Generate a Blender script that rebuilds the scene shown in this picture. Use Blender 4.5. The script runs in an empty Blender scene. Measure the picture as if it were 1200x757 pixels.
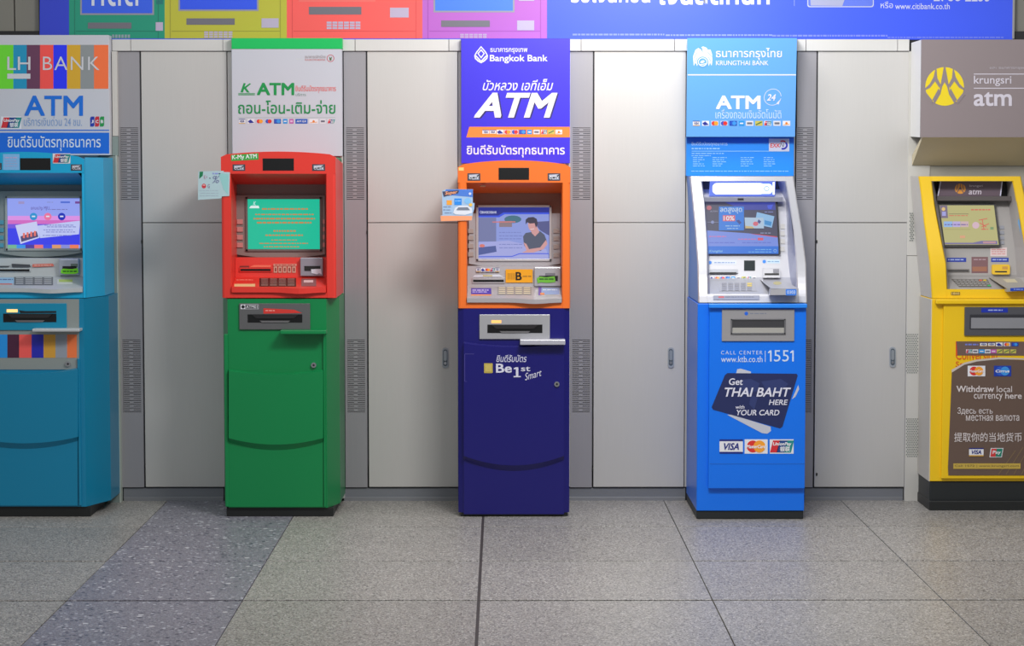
import bpy, bmesh, math, random
from mathutils import Vector, Matrix
from mathutils.geometry import tessellate_polygon
random.seed(7)
# ---------------------------------------------------------------- camera
F = 2640.0; W0, H0 = 1200, 757
CAM_H = 1.65; CAM_Y = -11.20
TILT = math.atan(178.5/F); YAW = math.atan(12/F)
cd = bpy.data.cameras.new('camera'); cam = bpy.data.objects.new('camera', cd)
bpy.context.scene.collection.objects.link(cam); bpy.context.scene.camera = cam
cd.sensor_width = 36; cd.lens = 36*F/W0; cd.clip_end = 100
cam.location = (0, CAM_Y, CAM_H)
cam.rotation_euler = (math.pi/2-TILT, 0, -YAW)
# ---------------------------------------------------------------- world, lights, exposure
sc = bpy.context.scene
wd = bpy.data.worlds.new('world'); sc.world = wd; wd.use_nodes = True
wd.node_tree.nodes['Background'].inputs[0].default_value = (0.93, 0.97, 1.0, 1)
wd.node_tree.nodes['Background'].inputs[1].default_value = 0.29
def area(name, loc, rot, sx, sy, power, col=(1, 1, 1)):
    l = bpy.data.lights.new(name, 'AREA'); l.shape = 'RECTANGLE'; l.size = sx; l.size_y = sy
    l.energy = power; l.color = col
    o = bpy.data.objects.new(name, l); sc.collection.objects.link(o); o.location = loc; o.rotation_euler = rot
    return o
area('ceiling_light', (0.15, -3.6, 3.5), (math.radians(33), 0, 0), 8.5, 1.2, 70, (1, 0.985, 0.965))
area('ceiling_light', (0.65, -2.9, 3.25), (math.radians(45), 0, 0), 0.9, 0.45, 72, (1, 0.985, 0.97))
area('ceiling_light', (0.84, -0.80, 3.0), (math.radians(28), 0, 0), 0.50, 0.30, 11, (1, 1, 1))
area('ceiling_light', (0.3, -1.5, 3.3), (math.radians(25), 0, 0), 5.0, 0.25, 4, (1, 0.99, 0.98))
sc.view_settings.view_transform = 'Standard'; sc.view_settings.look = 'None'
sc.view_settings.gamma = 1; sc.view_settings.use_curve_mapping = False
sc.view_settings.exposure = 0.0
# ---------------------------------------------------------------- pixel to world
R = Matrix.Rotation(-YAW, 3, 'Z') @ Matrix.Rotation(math.pi/2-TILT, 3, 'X')
CAM = Vector((0, CAM_Y, CAM_H))
def V(px, py, y=0.0):
    """point where the sight line of a photo pixel meets the plane Y=y, or the tilted plane (y0, k, z0): Y = y0 + k (Z - z0)"""
    d = R @ Vector(((px-600)/F, -(py-378.5)/F, -1))
    if isinstance(y, tuple):
        y0, k, z0 = y
        t = (y0 + k*(CAM.z - z0) - CAM.y)/(d.y - k*d.z)
    else:
        t = (y-CAM.y)/d.y
    return CAM + d*t
def X(px, y, py=380): return V(px, py, y).x
def Z(py, y, px=600): return V(px, py, y).z
def shift(pl, d):
    return (pl[0]-d, pl[1], pl[2]) if isinstance(pl, tuple) else pl-d
def plane_through(pya, ya, pyb, yb, px=600):
    za, zb = V(px, pya, ya).z, V(px, pyb, yb).z
    return (ya, (yb-ya)/(zb-za), za)
def interp(tab, v):
    for (a, b), (c, d) in zip(tab, tab[1:]):
        if v <= c: return b + (d-b)*(v-a)/(c-a)
    return tab[-1][1]
# ---------------------------------------------------------------- materials
def lin(c):
    return tuple(((v/255)/12.92 if v/255 <= .04045 else ((v/255+.055)/1.055)**2.4) for v in c)+(1,)
MC = {}
def mat(rgb, rough=0.5, metal=0.0, emit=0.0, noise=0.0, spec=0.5):
    key = (tuple(rgb), rough, metal, emit, noise, spec)
    if key in MC: return MC[key]
    m = bpy.data.materials.new('paint_%d_%d_%d' % tuple(rgb)); m.use_nodes = True
    nt = m.node_tree; b = nt.nodes['Principled BSDF']
    b.inputs['Roughness'].default_value = rough; b.inputs['Metallic'].default_value = metal
    b.inputs['Specular IOR Level'].default_value = spec
    c = lin(rgb)
    if noise:
        tc = nt.nodes.new('ShaderNodeTexCoord'); n = nt.nodes.new('ShaderNodeTexNoise')
        n.inputs['Scale'].default_value = 5; n.inputs['Detail'].default_value = 6
        mx = nt.nodes.new('ShaderNodeMix'); mx.data_type = 'RGBA'
        mx.inputs[6].default_value = tuple(v*(1-noise) for v in c[:3])+(1,)
        mx.inputs[7].default_value = tuple(min(1, v*(1+noise)) for v in c[:3])+(1,)
        nt.links.new(tc.outputs['Object'], n.inputs['Vector'])
        nt.links.new(n.outputs['Fac'], mx.inputs[0]); nt.links.new(mx.outputs[2], b.inputs['Base Color'])
        bp = nt.nodes.new('ShaderNodeBump'); bp.inputs['Strength'].default_value = .03; bp.inputs['Distance'].default_value = .002
        n2 = nt.nodes.new('ShaderNodeTexNoise'); n2.inputs['Scale'].default_value = 400
        nt.links.new(tc.outputs['Object'], n2.inputs['Vector'])
        nt.links.new(n2.outputs['Fac'], bp.inputs['Height']); nt.links.new(bp.outputs[0], b.inputs['Normal'])
    else:
        b.inputs['Base Color'].default_value = c
    if emit:
        b.inputs['Base Color'].default_value = (0.01, 0.01, 0.01, 1)
        b.inputs['Emission Color'].default_value = c; b.inputs['Emission Strength'].default_value = emit
    MC[key] = m
    return m
def ink(rgb, e=0): return mat(rgb, 0.45, 0, e)
def panel_mat(name, rgb, metal, rough):
    m = bpy.data.materials.new(name); m.use_nodes = True; nt = m.node_tree; b = nt.nodes['Principled BSDF']
    b.inputs['Metallic'].default_value = metal; b.inputs['Roughness'].default_value = rough
    tc = nt.nodes.new('ShaderNodeTexCoord'); mp = nt.nodes.new('ShaderNodeMapping')
    mp.inputs['Scale'].default_value = (60, 60, 1.2)
    n = nt.nodes.new('ShaderNodeTexNoise'); n.inputs['Scale'].default_value = 4; n.inputs['Detail'].default_value = 5
    n2 = nt.nodes.new('ShaderNodeTexNoise'); n2.inputs['Scale'].default_value = 1.6; n2.inputs['Detail'].default_value = 4
    ad = nt.nodes.new('ShaderNodeMath'); ad.operation = 'ADD'
    nt.links.new(tc.outputs['Object'], mp.inputs[0]); nt.links.new(mp.outputs[0], n.inputs['Vector'])
    nt.links.new(tc.outputs['Object'], n2.inputs['Vector'])
    nt.links.new(n.outputs['Fac'], ad.inputs[0]); nt.links.new(n2.outputs['Fac'], ad.inputs[1])
    cr = nt.nodes.new('ShaderNodeMapRange'); cr.inputs[1].default_value = .6; cr.inputs[2].default_value = 1.4
    nt.links.new(ad.outputs[0], cr.inputs[0])
    mx = nt.nodes.new('ShaderNodeMix'); mx.data_type = 'RGBA'; c = lin(rgb)
    mx.inputs[6].default_value = tuple(v*.975 for v in c[:3])+(1,); mx.inputs[7].default_value = tuple(v*1.025 for v in c[:3])+(1,)
    nt.links.new(cr.outputs[0], mx.inputs[0]); nt.links.new(mx.outputs[2], b.inputs['Base Color'])
    return m
def terrazzo(name, base, dark, light, chips=False):
    m = bpy.data.materials.new(name); m.use_nodes = True; nt = m.node_tree; b = nt.nodes['Principled BSDF']
    L = nt.links.new
    g = nt.nodes.new('ShaderNodeNewGeometry')
    v = nt.nodes.new('ShaderNodeTexVoronoi'); v.inputs['Scale'].default_value = 190
    L(g.outputs['Position'], v.inputs['Vector'])
    sp = nt.nodes.new('ShaderNodeSeparateColor'); L(v.outputs['Color'], sp.inputs[0])
    cr = nt.nodes.new('ShaderNodeValToRGB'); e = cr.color_ramp.elements
    e[0].position = 0; e[0].color = lin(dark); e[1].position = 1; e[1].color = lin(light)
    for p, c in ((.14, dark), (.24, base), (.78, base), (.9, light)):
        q = e.new(p); q.color = lin(c)
    L(sp.outputs[0], cr.inputs[0]); out = cr.outputs[0]
    if chips:
        for sca, thr, col in ((62, .90, (196, 196, 205)), (38, .955, (205, 203, 208)), (55, .93, (72, 72, 88))):
            v2 = nt.nodes.new('ShaderNodeTexVoronoi'); v2.inputs['Scale'].default_value = sca
            L(g.outputs['Position'], v2.inputs['Vector'])
            s2 = nt.nodes.new('ShaderNodeSeparateColor'); L(v2.outputs['Color'], s2.inputs[0])
            th = nt.nodes.new('ShaderNodeMath'); th.operation = 'GREATER_THAN'; th.inputs[1].default_value = thr
            L(s2.outputs[1 if col[0] > 100 else 2], th.inputs[0])
            d = nt.nodes.new('ShaderNodeMath'); d.operation = 'LESS_THAN'; d.inputs[1].default_value = .42
            L(v2.outputs['Distance'], d.inputs[0])
            mu = nt.nodes.new('ShaderNodeMath'); mu.operation = 'MULTIPLY'; L(th.outputs[0], mu.inputs[0]); L(d.outputs[0], mu.inputs[1])
            mx = nt.nodes.new('ShaderNodeMix'); mx.data_type = 'RGBA'; L(mu.outputs[0], mx.inputs[0])
            L(out, mx.inputs[6]); mx.inputs[7].default_value = lin(col); out = mx.outputs[2]
    oi = nt.nodes.new('ShaderNodeObjectInfo')
    hs = nt.nodes.new('ShaderNodeHueSaturation'); mr = nt.nodes.new('ShaderNodeMapRange')
    mr.inputs[3].default_value = .93; mr.inputs[4].default_value = 1.06
    L(oi.outputs['Random'], mr.inputs[0]); L(mr.outputs[0], hs.inputs['Value']); L(out, hs.inputs['Color'])
    # large soft wear
    n = nt.nodes.new('ShaderNodeTexNoise'); n.inputs['Scale'].default_value = 1.7; L(g.outputs['Position'], n.inputs['Vector'])
    m2 = nt.nodes.new('ShaderNodeMapRange'); m2.inputs[3].default_value = .93; m2.inputs[4].default_value = 1.07; L(n.outputs['Fac'], m2.inputs[0])
    h2 = nt.nodes.new('ShaderNodeHueSaturation'); L(m2.outputs[0], h2.inputs['Value']); L(hs.outputs[0], h2.inputs['Color'])
    L(h2.outputs[0], b.inputs['Base Color'])
    b.inputs['Roughness'].default_value = .4
    return m
M_PANEL = panel_mat('brushed_steel_panel', (205, 203, 200), .25, .42)
M_PILLAR = panel_mat('grey_pillar_steel', (160, 158, 163), .25, .45)
M_RAIL = panel_mat('pale_rail_steel', (214, 213, 210), .15, .45)
M_KICK = mat((128, 131, 138), .45, .2)
M_GREENGREY = mat((140, 156, 152), .45, .1)
M_IVORY = mat((206, 204, 198), .5)
M_DARK = mat((28, 28, 30), .6)
M_BLACK = mat((10, 10, 12), .35)
M_SILVER = mat((178, 178, 182), .35, .35)
M_GREY = mat((150, 148, 148), .45, .1)
M_CHROME = mat((190, 190, 195), .2, .9)
WHITE = ink((238, 238, 242))
# ---------------------------------------------------------------- objects
COL = sc.collection
def link(o, parent=None):
    COL.objects.link(o)
    if parent is not None: o.parent = parent
def worldloc(o):
    v = Vector((0, 0, 0))
    while o is not None: v = v + o.location; o = o.parent
    return v
def thing(name, label, cat, loc, group=None):
    o = bpy.data.objects.new(name, None); link(o); o.location = loc; o.empty_display_size = .1
    o['label'] = label; o['category'] = cat
    if group: o['group'] = group
    return o
def mesh_obj(name, verts, faces, mats, parent=None, fm=None, label=None, kind=None):
    off = worldloc(parent) if parent else Vector((0, 0, 0))
    me = bpy.data.meshes.new(name)
    me.from_pydata([tuple(Vector(v)-off) for v in verts], [], faces)
    if not isinstance(mats, (list, tuple)): mats = [mats]
    for m in mats: me.materials.append(m)
    if fm:
        for p, i in zip(me.polygons, fm): p.material_index = i
    me.update()
    o = bpy.data.objects.new(name, me); link(o, parent)
    if label: o['label'] = label
    if kind: o['kind'] = kind
    return o
def bm_obj(name, bm, m, parent=None, smooth=False, **k):
    bmesh.ops.recalc_face_normals(bm, faces=bm.faces)
    me_v = [v.co.copy() for v in bm.verts]; bm.verts.index_update()
    fs = [[v.index for v in f.verts] for f in bm.faces]
    o = mesh_obj(name, me_v, fs, m, parent, **k)
    if smooth:
        for p in o.data.polygons: p.use_smooth = True
    bm.free(); return o
def wbox(bm, x0, x1, y0, y1, z0, z1, bev=0.0, seg=2):
    b = bmesh.new()
    r = bmesh.ops.create_cube(b, size=1)
    for v in b.verts:
        v.co = Vector(((x0+x1)/2+v.co.x*abs(x1-x0), (y0+y1)/2+v.co.y*abs(y1-y0), (z0+z1)/2+v.co.z*abs(z1-z0)))
    if bev: bmesh.ops.bevel(b, geom=list(b.edges), offset=bev, segments=seg, affect='EDGES', profile=.5)
    t = bpy.data.meshes.new('t'); b.to_mesh(t); b.free(); bm.from_mesh(t); bpy.data.meshes.remove(t)
def pbox(bm, p, y, d, bev=0.0, xy=None):
    """axis aligned box whose front face (at Y=y) covers the photo rectangle p; d deep"""
    x0, y0, x1, y1 = p; cx, cy = (x0+x1)/2, (y0+y1)/2
    wbox(bm, V(x0, cy, y).x, V(x1, cy, y).x, y, y+d, V(cx, y1, y).z, V(cx, y0, y).z, bev)
def vbox(bm, p, y, d, bev=0.0):
    """as pbox, but sides taken at one common height so stacked pieces line up"""
    x0, y0, x1, y1 = p; cx = (x0+x1)/2
    wbox(bm, V(x0, 316, y).x, V(x1, 316, y).x, y, y+d, V(cx, y1, y).z, V(cx, y0, y).z, bev)
def box(name, p, y, d, m, parent=None, bev=0.002, **k):
    bm = bmesh.new(); pbox(bm, p, y, d, bev); return bm_obj(name, bm, m, parent, **k)
def prism(bm, pts, pl, d, dz=0.0):
    """photo-outline polygon set on plane pl, d thick away from the viewer"""
    f = [bm.verts.new(V(a, b, pl)) for a, b in pts]
    g = [bm.verts.new(v.co+Vector((0, d, dz))) for v in f]
    n = len(f)
    bm.faces.new(f); bm.faces.new(g[::-1])
    for i in range(n): bm.faces.new((f[i], g[i], g[(i+1) % n], f[(i+1) % n]))
def pris(name, pts, pl, d, m, parent=None, **k):
    bm = bmesh.new(); prism(bm, pts, pl, d); return bm_obj(name, bm, m, parent, **k)
def loft(bm, rows):
    vs = [[bm.verts.new(V(*p)) for p in r] for r in rows]
    for a, b in zip(vs, vs[1:]):
        for i in range(len(a)-1): bm.faces.new((a[i], a[i+1], b[i+1], b[i]))
def cyl(bm, px, py, rpx, y, d, seg=20, y2=None):
    c = V(px, py, y); r = rpx*(y-CAM_Y)/F
    f = [bm.verts.new(c+Vector((r*math.cos(i*2*math.pi/seg), 0, r*math.sin(i*2*math.pi/seg)))) for i in range(seg)]
    g = [bm.verts.new(v.co+Vector((0, d, 0))) for v in f]
    bm.faces.new(f); bm.faces.new(g[::-1])
    for i in range(seg): bm.faces.new((f[i], g[i], g[(i+1) % seg], f[(i+1) % seg]))
def arc(x0, x1, y0, ymid, y1, n=16):
    """points along a bowed edge"""
    out = []
    for i in range(n+1):
        t = i/n; base = y0+(y1-y0)*t; bow = (ymid-(y0+y1)/2)*4*t*(1-t)
        out.append((x0+(x1-x0)*t, base+bow))
    return out
def ell(cx, cy, rx, ry, n=24, rot=0):
    c, s = math.cos(rot), math.sin(rot)
    return [(cx+rx*math.cos(a)*c-ry*math.sin(a)*s, cy+rx*math.cos(a)*s+ry*math.sin(a)*c) for a in [i*2*math.pi/n for i in range(n)]]
def rect(x0, y0, x1, y1): return [(x0, y0), (x1, y0), (x1, y1), (x0, y1)]
def rrect(x0, y0, x1, y1, r, n=5):
    out = []
    for cx, cy, a0 in ((x1-r, y1-r, 0), (x0+r, y1-r, 90), (x0+r, y0+r, 180), (x1-r, y0+r, 270)):
        for i in range(n+1):
            a = math.radians(a0+90*i/n); out.append((cx+r*math.cos(a), cy+r*math.sin(a)))
    return out
# glyph cache
GC = {}
def glyphs(s, bold, sp=1.0):
    k = (s, bold, sp)
    if k in GC: return GC[k]
    c = bpy.data.curves.new('t', 'FONT'); c.body = s; c.resolution_u = 3; c.offset = min(bold, 0); c.space_character = sp
    cyr = any(0x400 <= ord(q) < 0x500 for q in s); c.fill_mode = 'NONE' if cyr else 'FRONT'
    o = bpy.data.objects.new('t', c); COL.objects.link(o)
    dg = bpy.context.evaluated_depsgraph_get(); dg.update()
    me = bpy.data.meshes.new_from_object(o.evaluated_get(dg))
    vs = [(v.co.x, v.co.y) for v in me.vertices]; fs = [tuple(p.vertices) for p in me.polygons]
    if cyr:                                   # glyphs built of overlapping contours: fill each outline by itself
        nx = {}
        for e_ in me.edges: nx.setdefault(e_.vertices[0], []).append(e_.vertices[1]); nx.setdefault(e_.vertices[1], []).append(e_.vertices[0])
        seen = set(); loops = []
        for st in range(len(vs)):
            if st in seen or st not in nx: continue
            lp = [st]; seen.add(st); cur = min(nx[st])
            while cur not in seen:
                lp.append(cur); seen.add(cur); n_ = [q for q in nx[cur] if q not in seen]
                if not n_: break
                cur = n_[0]
            if len(lp) > 2: loops.append(lp)
        def ar(l): return sum(vs[a][0]*vs[b][1]-vs[b][0]*vs[a][1] for a, b in zip(l, l[1:]+l[:1]))/2
        big = max(loops, key=lambda l: abs(ar(l))); sg = ar(big) > 0
        def inside(p, l):
            r = False
            for a, b in zip(l, l[1:]+l[:1]):
                (x1, y1), (x2, y2) = vs[a], vs[b]
                if (y1 > p[1]) != (y2 > p[1]) and p[0] < (x2-x1)*(p[1]-y1)/(y2-y1)+x1: r = not r
            return r
        fs = []
        for l in loops:
            if (ar(l) > 0) != sg: continue
            hs_ = [h for h in loops if (ar(h) > 0) != sg and inside(vs[h[0]], l)]
            flat = l+[q for h in hs_ for q in h]
            for t_ in tessellate_polygon([[Vector((vs[q][0], vs[q][1], 0)) for q in k_] for k_ in [l]+hs_]): fs.append(tuple(flat[q] for q in t_))
    bpy.data.objects.remove(o); bpy.data.curves.remove(c); bpy.data.meshes.remove(me)
    if not vs: vs = [(0, 0), (1, 0), (1, 1)]; fs = [(0, 1, 2)]
    GC[k] = (vs, fs); return GC[k]
class Print:
    """flat print: coloured polygons and lettering lying on a surface"""
    def __init__(s, pl, e=0): s.cuts = []; s.pl = pl; s.v = []; s.f = []; s.m = []; s.fm = []; s.e = e
    def mi(s, m):
        if not hasattr(m, 'node_tree'): m = ink(m, s.e)
        if m not in s.m: s.m.append(m)
        return s.m.index(m)
    def poly(s, pts, m, layer=1):
        pl = shift(s.pl, .0007*layer); i = len(s.v)
        s.v += [V(a, b, pl) for a, b in pts]; s.f.append(tuple(range(i, i+len(pts)))); s.fm.append(s.mi(m)); return s
    def rect(s, x0, y0, x1, y1, m, layer=1): return s.poly(rect(x0, y0, x1, y1), m, layer)
    def ring(s, cx, cy, rx, ry, w, m, layer=1, n=28, a0=0, a1=360, rot=0):
        pl = shift(s.pl, .0007*layer); c, sn = math.cos(rot), math.sin(rot); k = s.mi(m); b = len(s.v)
        for i in range(n+1):
            a = math.radians(a0+(a1-a0)*i/n)
            for r in (0, w):
                x, y = (rx-r)*math.cos(a), (ry-r)*math.sin(a)
                s.v.append(V(cx+x*c-y*sn, cy+x*sn+y*c, pl))
        for i in range(n): s.f.append((b+2*i, b+2*i+2, b+2*i+3, b+2*i+1)); s.fm.append(k)
        return s
    def line(s, x0, y0, x1, y1, w, m, layer=1):
        dx, dy = x1-x0, y1-y0; l = math.hypot(dx, dy) or 1; nx, ny = -dy/l*w/2, dx/l*w/2
        return s.poly([(x0+nx, y0+ny), (x1+nx, y1+ny), (x1-nx, y1-ny), (x0-nx, y0-ny)], m, layer)
    def text(s, t, x0, y0, x1, y1, m, bold=0.0, shear=0.0, layer=2, rot=0.0, sp=1.0):
        vs, fs = glyphs(t, bold, sp)
        a = min(v[0] for v in vs); b = max(v[0] for v in vs); c = min(v[1] for v in vs); d = max(v[1] for v in vs)
        k = s.mi(m); hh = y1-y0; s.cuts.append((len(s.v), len(s.f)))
        eb = max(0, bold)*.58; nc = 1 if eb <= 0 else 9
        a -= eb; b += eb; c -= eb; d += eb
        w = (x1-x0)-shear*hh; cx, cy = (x0+x1)/2, (y0+y1)/2; cs, sn = math.cos(rot), math.sin(rot)
        for q_ in range(nc):
            ou, ov = ((0, 0), (-eb, -eb), (eb, eb), (-eb, eb), (eb, -eb), (eb, 0), (-eb, 0), (0, eb), (0, -eb))[q_]
            pl = shift(s.pl, .0007*layer+.00005*q_); i = len(s.v)
            for u, v in vs:
                tv = (v+ov-c)/(d-c or 1); px = x0+w*(u+ou-a)/(b-a or 1)+shear*hh*tv; py = y1-hh*tv
                if rot: px, py = cx+(px-cx)*cs-(py-cy)*sn, cy+(px-cx)*sn+(py-cy)*cs
                s.v.append(V(px, py, pl))
            for f in fs: s.f.append(tuple(i+q for q in f)); s.fm.append(k)
        return s
    def micro(s, x0, y, x1, h, m, layer=1):
        """a line of print too small to read: word-like dashes"""
        x = x0
        while x < x1-1:
            w = min(random.uniform(1.5, 6), x1-x); s.rect(x, y, x+w, y+h, m, layer); x += w+.9
        return s
    def build_lines(s, name, parent):
        """each line of lettering as a part of its own"""
        cuts = s.cuts+[(len(s.v), len(s.f))]
        if cuts[0][1]: cuts = [(0, 0)]+cuts
        for (va, fa), (vb, fb) in zip(cuts, cuts[1:]):
            if fb > fa: mesh_obj(name, s.v[va:vb], [tuple(i-va for i in f) for f in s.f[fa:fb]], s.m, parent, s.fm[fa:fb])
    def build(s, name, parent, **k): return mesh_obj(name, s.v, s.f, s.m, parent, s.fm, **k)
def card_logo(x0, y0, x1, y1, st, pl, parent, name='card_logo', base=1):
    p = Print(pl); w, h = x1-x0, y1-y0; cy = (y0+y1)/2; B = base
    navy, red, org, wh = (25, 40, 130), (225, 50, 45), (250, 165, 50), (232, 232, 238)
    if st == 'visa':
        p.rect(x0, y0, x1, y1, wh, B); p.rect(x0, y1-h*.13, x1, y1, (220, 170, 60) if h < 10 else navy, B+1)
        p.rect(x0, y0, x1, y0+h*.13, navy, B+1)
        p.text('VISA', x0+w*.12, y0+h*.26, x1-w*.1, y1-h*.26, navy, .035, .25, B+2)
    elif st in ('mc', 'maestro', 'cirrus'):
        cols = {'mc': (red, org), 'maestro': ((50, 80, 190), red), 'cirrus': ((40, 90, 200), (60, 150, 230))}[st]
        p.rect(x0, y0, x1, y1, wh if st == 'mc' and h > 10 else (200, 205, 225) if st != 'cirrus' else (25, 60, 170), B)
        r = min(h*.42, w*.32)
        p.poly(ell((x0+x1)/2-r*.55, cy, r, r), cols[0], B+1); p.poly(ell((x0+x1)/2+r*.55, cy, r, r), cols[1], B+2)
        if h > 10: p.text({'mc': 'MasterCard', 'maestro': 'Maestro', 'cirrus': 'Cirrus'}[st], (x0+x1)/2-w*.42, cy-h*.12, (x0+x1)/2+w*.42, cy+h*.13, (245, 245, 248), .04, .2, B+3)
    elif st == 'up':
        k = h*.22
        p.rect(x0, y0, x1, y1, wh, B)
        for a, b, c in ((.06, .36, (215, 45, 55)), (.34, .68, (30, 70, 140)), (.66, .94, (20, 140, 140))):
            p.poly([(x0+w*a+k*.6, y0+h*.08), (x0+w*b+k*.6, y0+h*.08), (x0+w*b-k*.4, y1-h*.08), (x0+w*a-k*.4, y1-h*.08)], c, B+1)
        p.text('UnionPay', x0+w*.12, y0+h*.2, x1-w*.08, y0+h*.5, (245, 245, 248), .04, .2, B+2)
        p.text('银联', x0+w*.42, y0+h*.5, x1-w*.14, y1-h*.14, (245, 245, 248), .03, .1, B+2)
    elif st == 'jcb':
        for i, (c, t) in enumerate((((25, 55, 170), 'J'), ((205, 40, 60), 'C'), ((25, 150, 75), 'B'))):
            a = x0+w*(.02+.34*i); p.poly([(a+w*.08, y0), (a+w*.3, y0), (a+w*.3, y1-h*.12), (a+w*.22, y1), (a, y1), (a, y0+h*.14)], c, B)
            p.text(t, a+w*.06, y0+h*.34, a+w*.24, y1-h*.34, wh, .05, 0, B+1)
    elif st == 'plus':
        p.rect(x0, y0, x1, y1, wh, B); p.poly([(x0+w*.05, y0+h*.5), (x0+w*.45, y0+h*.1), (x0+w*.95, y1-h*.2), (x0+w*.3, y1-h*.1)], (35, 45, 150), B+1)
    elif st == 'blue':
        p.rect(x0, y0, x1, y1, (35, 150, 225), B); p.rect(x0+w*.2, cy-h*.12, x1-w*.2, cy+h*.14, wh, B+1)
    elif st == 'amex':
        p.rect(x0, y0, x1, y1, (20, 90, 190), B); p.text('AM EX', x0+w*.1, y0+h*.3, x1-w*.1, y1-h*.3, wh, .03, 0, B+1)
    elif st == 'pink':
        p.rect(x0, y0, x1, y1, (190, 90, 170), B); p.rect(x0+w*.2, y0+h*.3, x1-w*.2, y1-h*.3, (225, 190, 225), B+1)
    elif st == 'disc':
        p.rect(x0, y0, x1, y1, wh, B); p.poly(ell(x0+w*.5, cy, h*.25, h*.25, 10), (230, 130, 50), B+1); p.line(x0+w*.1, y1-h*.2, x1-w*.1, y1-h*.35, h*.14, (240, 160, 80), B+1)
    elif st == 'gold':
        p.rect(x0, y0, x1, y1, (200, 190, 90), B); p.line(x0+w*.1, y1-h*.2, x1-w*.1, y0+h*.2, h*.2, (60, 110, 70), B+1)
    else:
        p.rect(x0, y0, x1, y1, (222, 222, 228), B); p.rect(x0+w*.15, cy-h*.2, x1-w*.15, cy+h*.2, (110, 110, 125), B+1)
    return p.build(name, parent)
def logo_row(xs, y0, y1, styles, pl, parent, base=1):
    for (a, b), st in zip(xs, styles): card_logo(a, y0, b, y1, st, pl, parent, base=base)
def conv(lst, o, s): return [(o+a*s, o+b*s) for a, b in lst]

# ================================================================= SETTING
# ---- back wall: cladding of steel panels and ventilated pillars
wall = mesh_obj('wall_back', [(-5, .035, 0), (5.4, .035, 0), (5.4, .035, 2.34), (-5, .035, 2.34), (-5, .12, 0), (5.4, .12, 0), (5.4, .12, 3.3), (-5, .12, 3.3), (-5, .09, 2.34), (5.4, .09, 2.34)],
                [(0, 1, 2, 3), (8, 9, 6, 7), (3, 2, 9, 8), (5, 4, 7, 6), (1, 5, 6, 9, 2), (4, 0, 3, 8, 7), (4, 5, 1, 0)], [mat((40, 40, 42), .8), mat((122, 120, 112), .7)], None, fm=[0, 1, 1, 1, 1, 1, 1])
wall['kind'] = 'structure'
def wpanel(name, x0, y0, x1, y1, m, y=0.0, d=.033, bev=.0012):
    g = .45
    bm = bmesh.new(); vbox(bm, (x0+g, y0+g, x1-g, y1-g), y, d, bev); return bm_obj(name, bm, m, wall)
for x0, x1 in ((167.5, 268), (431, 537), (695.5, 803), (956, 1062.8)):
    wpanel('wall_panel', x0, 60, x1, 261, M_PANEL); p = wpanel('wall_panel', x0, 261, x1, 571, M_PANEL)
for x0, x1 in ((-440, -286), (-285, -131), (-130, 117), (1331, 1484), (1485, 1640), (268, 403), (537, 669), (803, 931)):      # blank steel behind the machines
    wpanel('wall_panel', x0, 60, x1, 571, M_PANEL, .004, .03)
# pillars with louvred vents
def vent_pillar(x0, x1):
    vx0, vx1 = x0+(0 if x1-x0 < 26.5 else 2.0), x1-3.4
    bm = bmesh.new()
    ys = [60, 149.5, 235.5, 398, 484.5, 571]
    for a, b in ((60, 149.5), (235.5, 398), (484.5, 571)): vbox(bm, (x0+.4, a+(.4 if a == 60 else 0), x1-.9, b), .002, .03)
    for a, b in ((149.5, 235.5), (398, 484.5)):
        vbox(bm, (x0+.4, a, vx0+.8, b), .002, .03); vbox(bm, (vx1, a, x1-.9, b), .002, .03)
    pl = bm_obj('pillar_cover', bm, M_PILLAR, wall)
    bm = bmesh.new()
    for a, b in ((149.5, 235.5), (398, 484.5)):
        n = 39; st = (b-a)/n
        for i in range(n):
            yy = a+i*st
            vbox(bm, (vx0, yy+.32*st, vx1+.4, yy+st), .0035, .004)
            # webs that join every second pair of slats in the middle
            cx = (vx0+vx1)/2
            if i % 2: vbox(bm, (cx-2.2, yy-.1, cx+2.2, yy+.5*st), .0034, .004)
    bm_obj('vent_slats', bm, M_PILLAR, pl, kind='stuff')
for a, b in ((139.5, 167), (403.5, 430.5), (668, 695), (932, 955.5)): vent_pillar(a, b)
# long shadow gap profiles beside the pillars
for x in (166.8, 430.2, 694.6, 955.2): box('gap_profile', (x-.55, 61, x+.35, 546), .006, .02, mat((70, 70, 74), .5, .3), wall, 0)
# hinge pins
for x, y in ((694.5, 550), (957, 283), (957, 556), (166.3, 283), (430.2, 272)):
    box('hinge_pin', (x-.8, y-1.6, x+1, y+1.6), -.004, .02, M_DARK, wall, 0)
# small dark scuffs of worn paint next to the green machine's sign are flat marks
# panel latches
for cx, cy in ((521.8, 419.5), (786.2, 419), (1046.2, 418.5)):
    h = pris('panel_latch', rrect(cx-3.7, cy-12, cx+3.7, cy+12, 3.4), -.006, .01, mat((172, 178, 186), .35, .3), wall, label='oval grey metal latch plate')
    pris('latch_recess', rrect(cx-2.5, cy-10, cx+2.5, cy+9.5, 2.4), -.0075, .002, mat((92, 104, 114), .4, .2), h)
    pris('latch_lever', rrect(cx-1.8, cy-8.5, cx+1.8, cy+3.5, 1.7), -.011, .004, mat((175, 182, 190), .3, .6), h)
    bm = bmesh.new(); cyl(bm, cx, cy+6.2, 1.7, -.010, .004, 12); bm_obj('latch_button', bm, M_CHROME, h)
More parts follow.
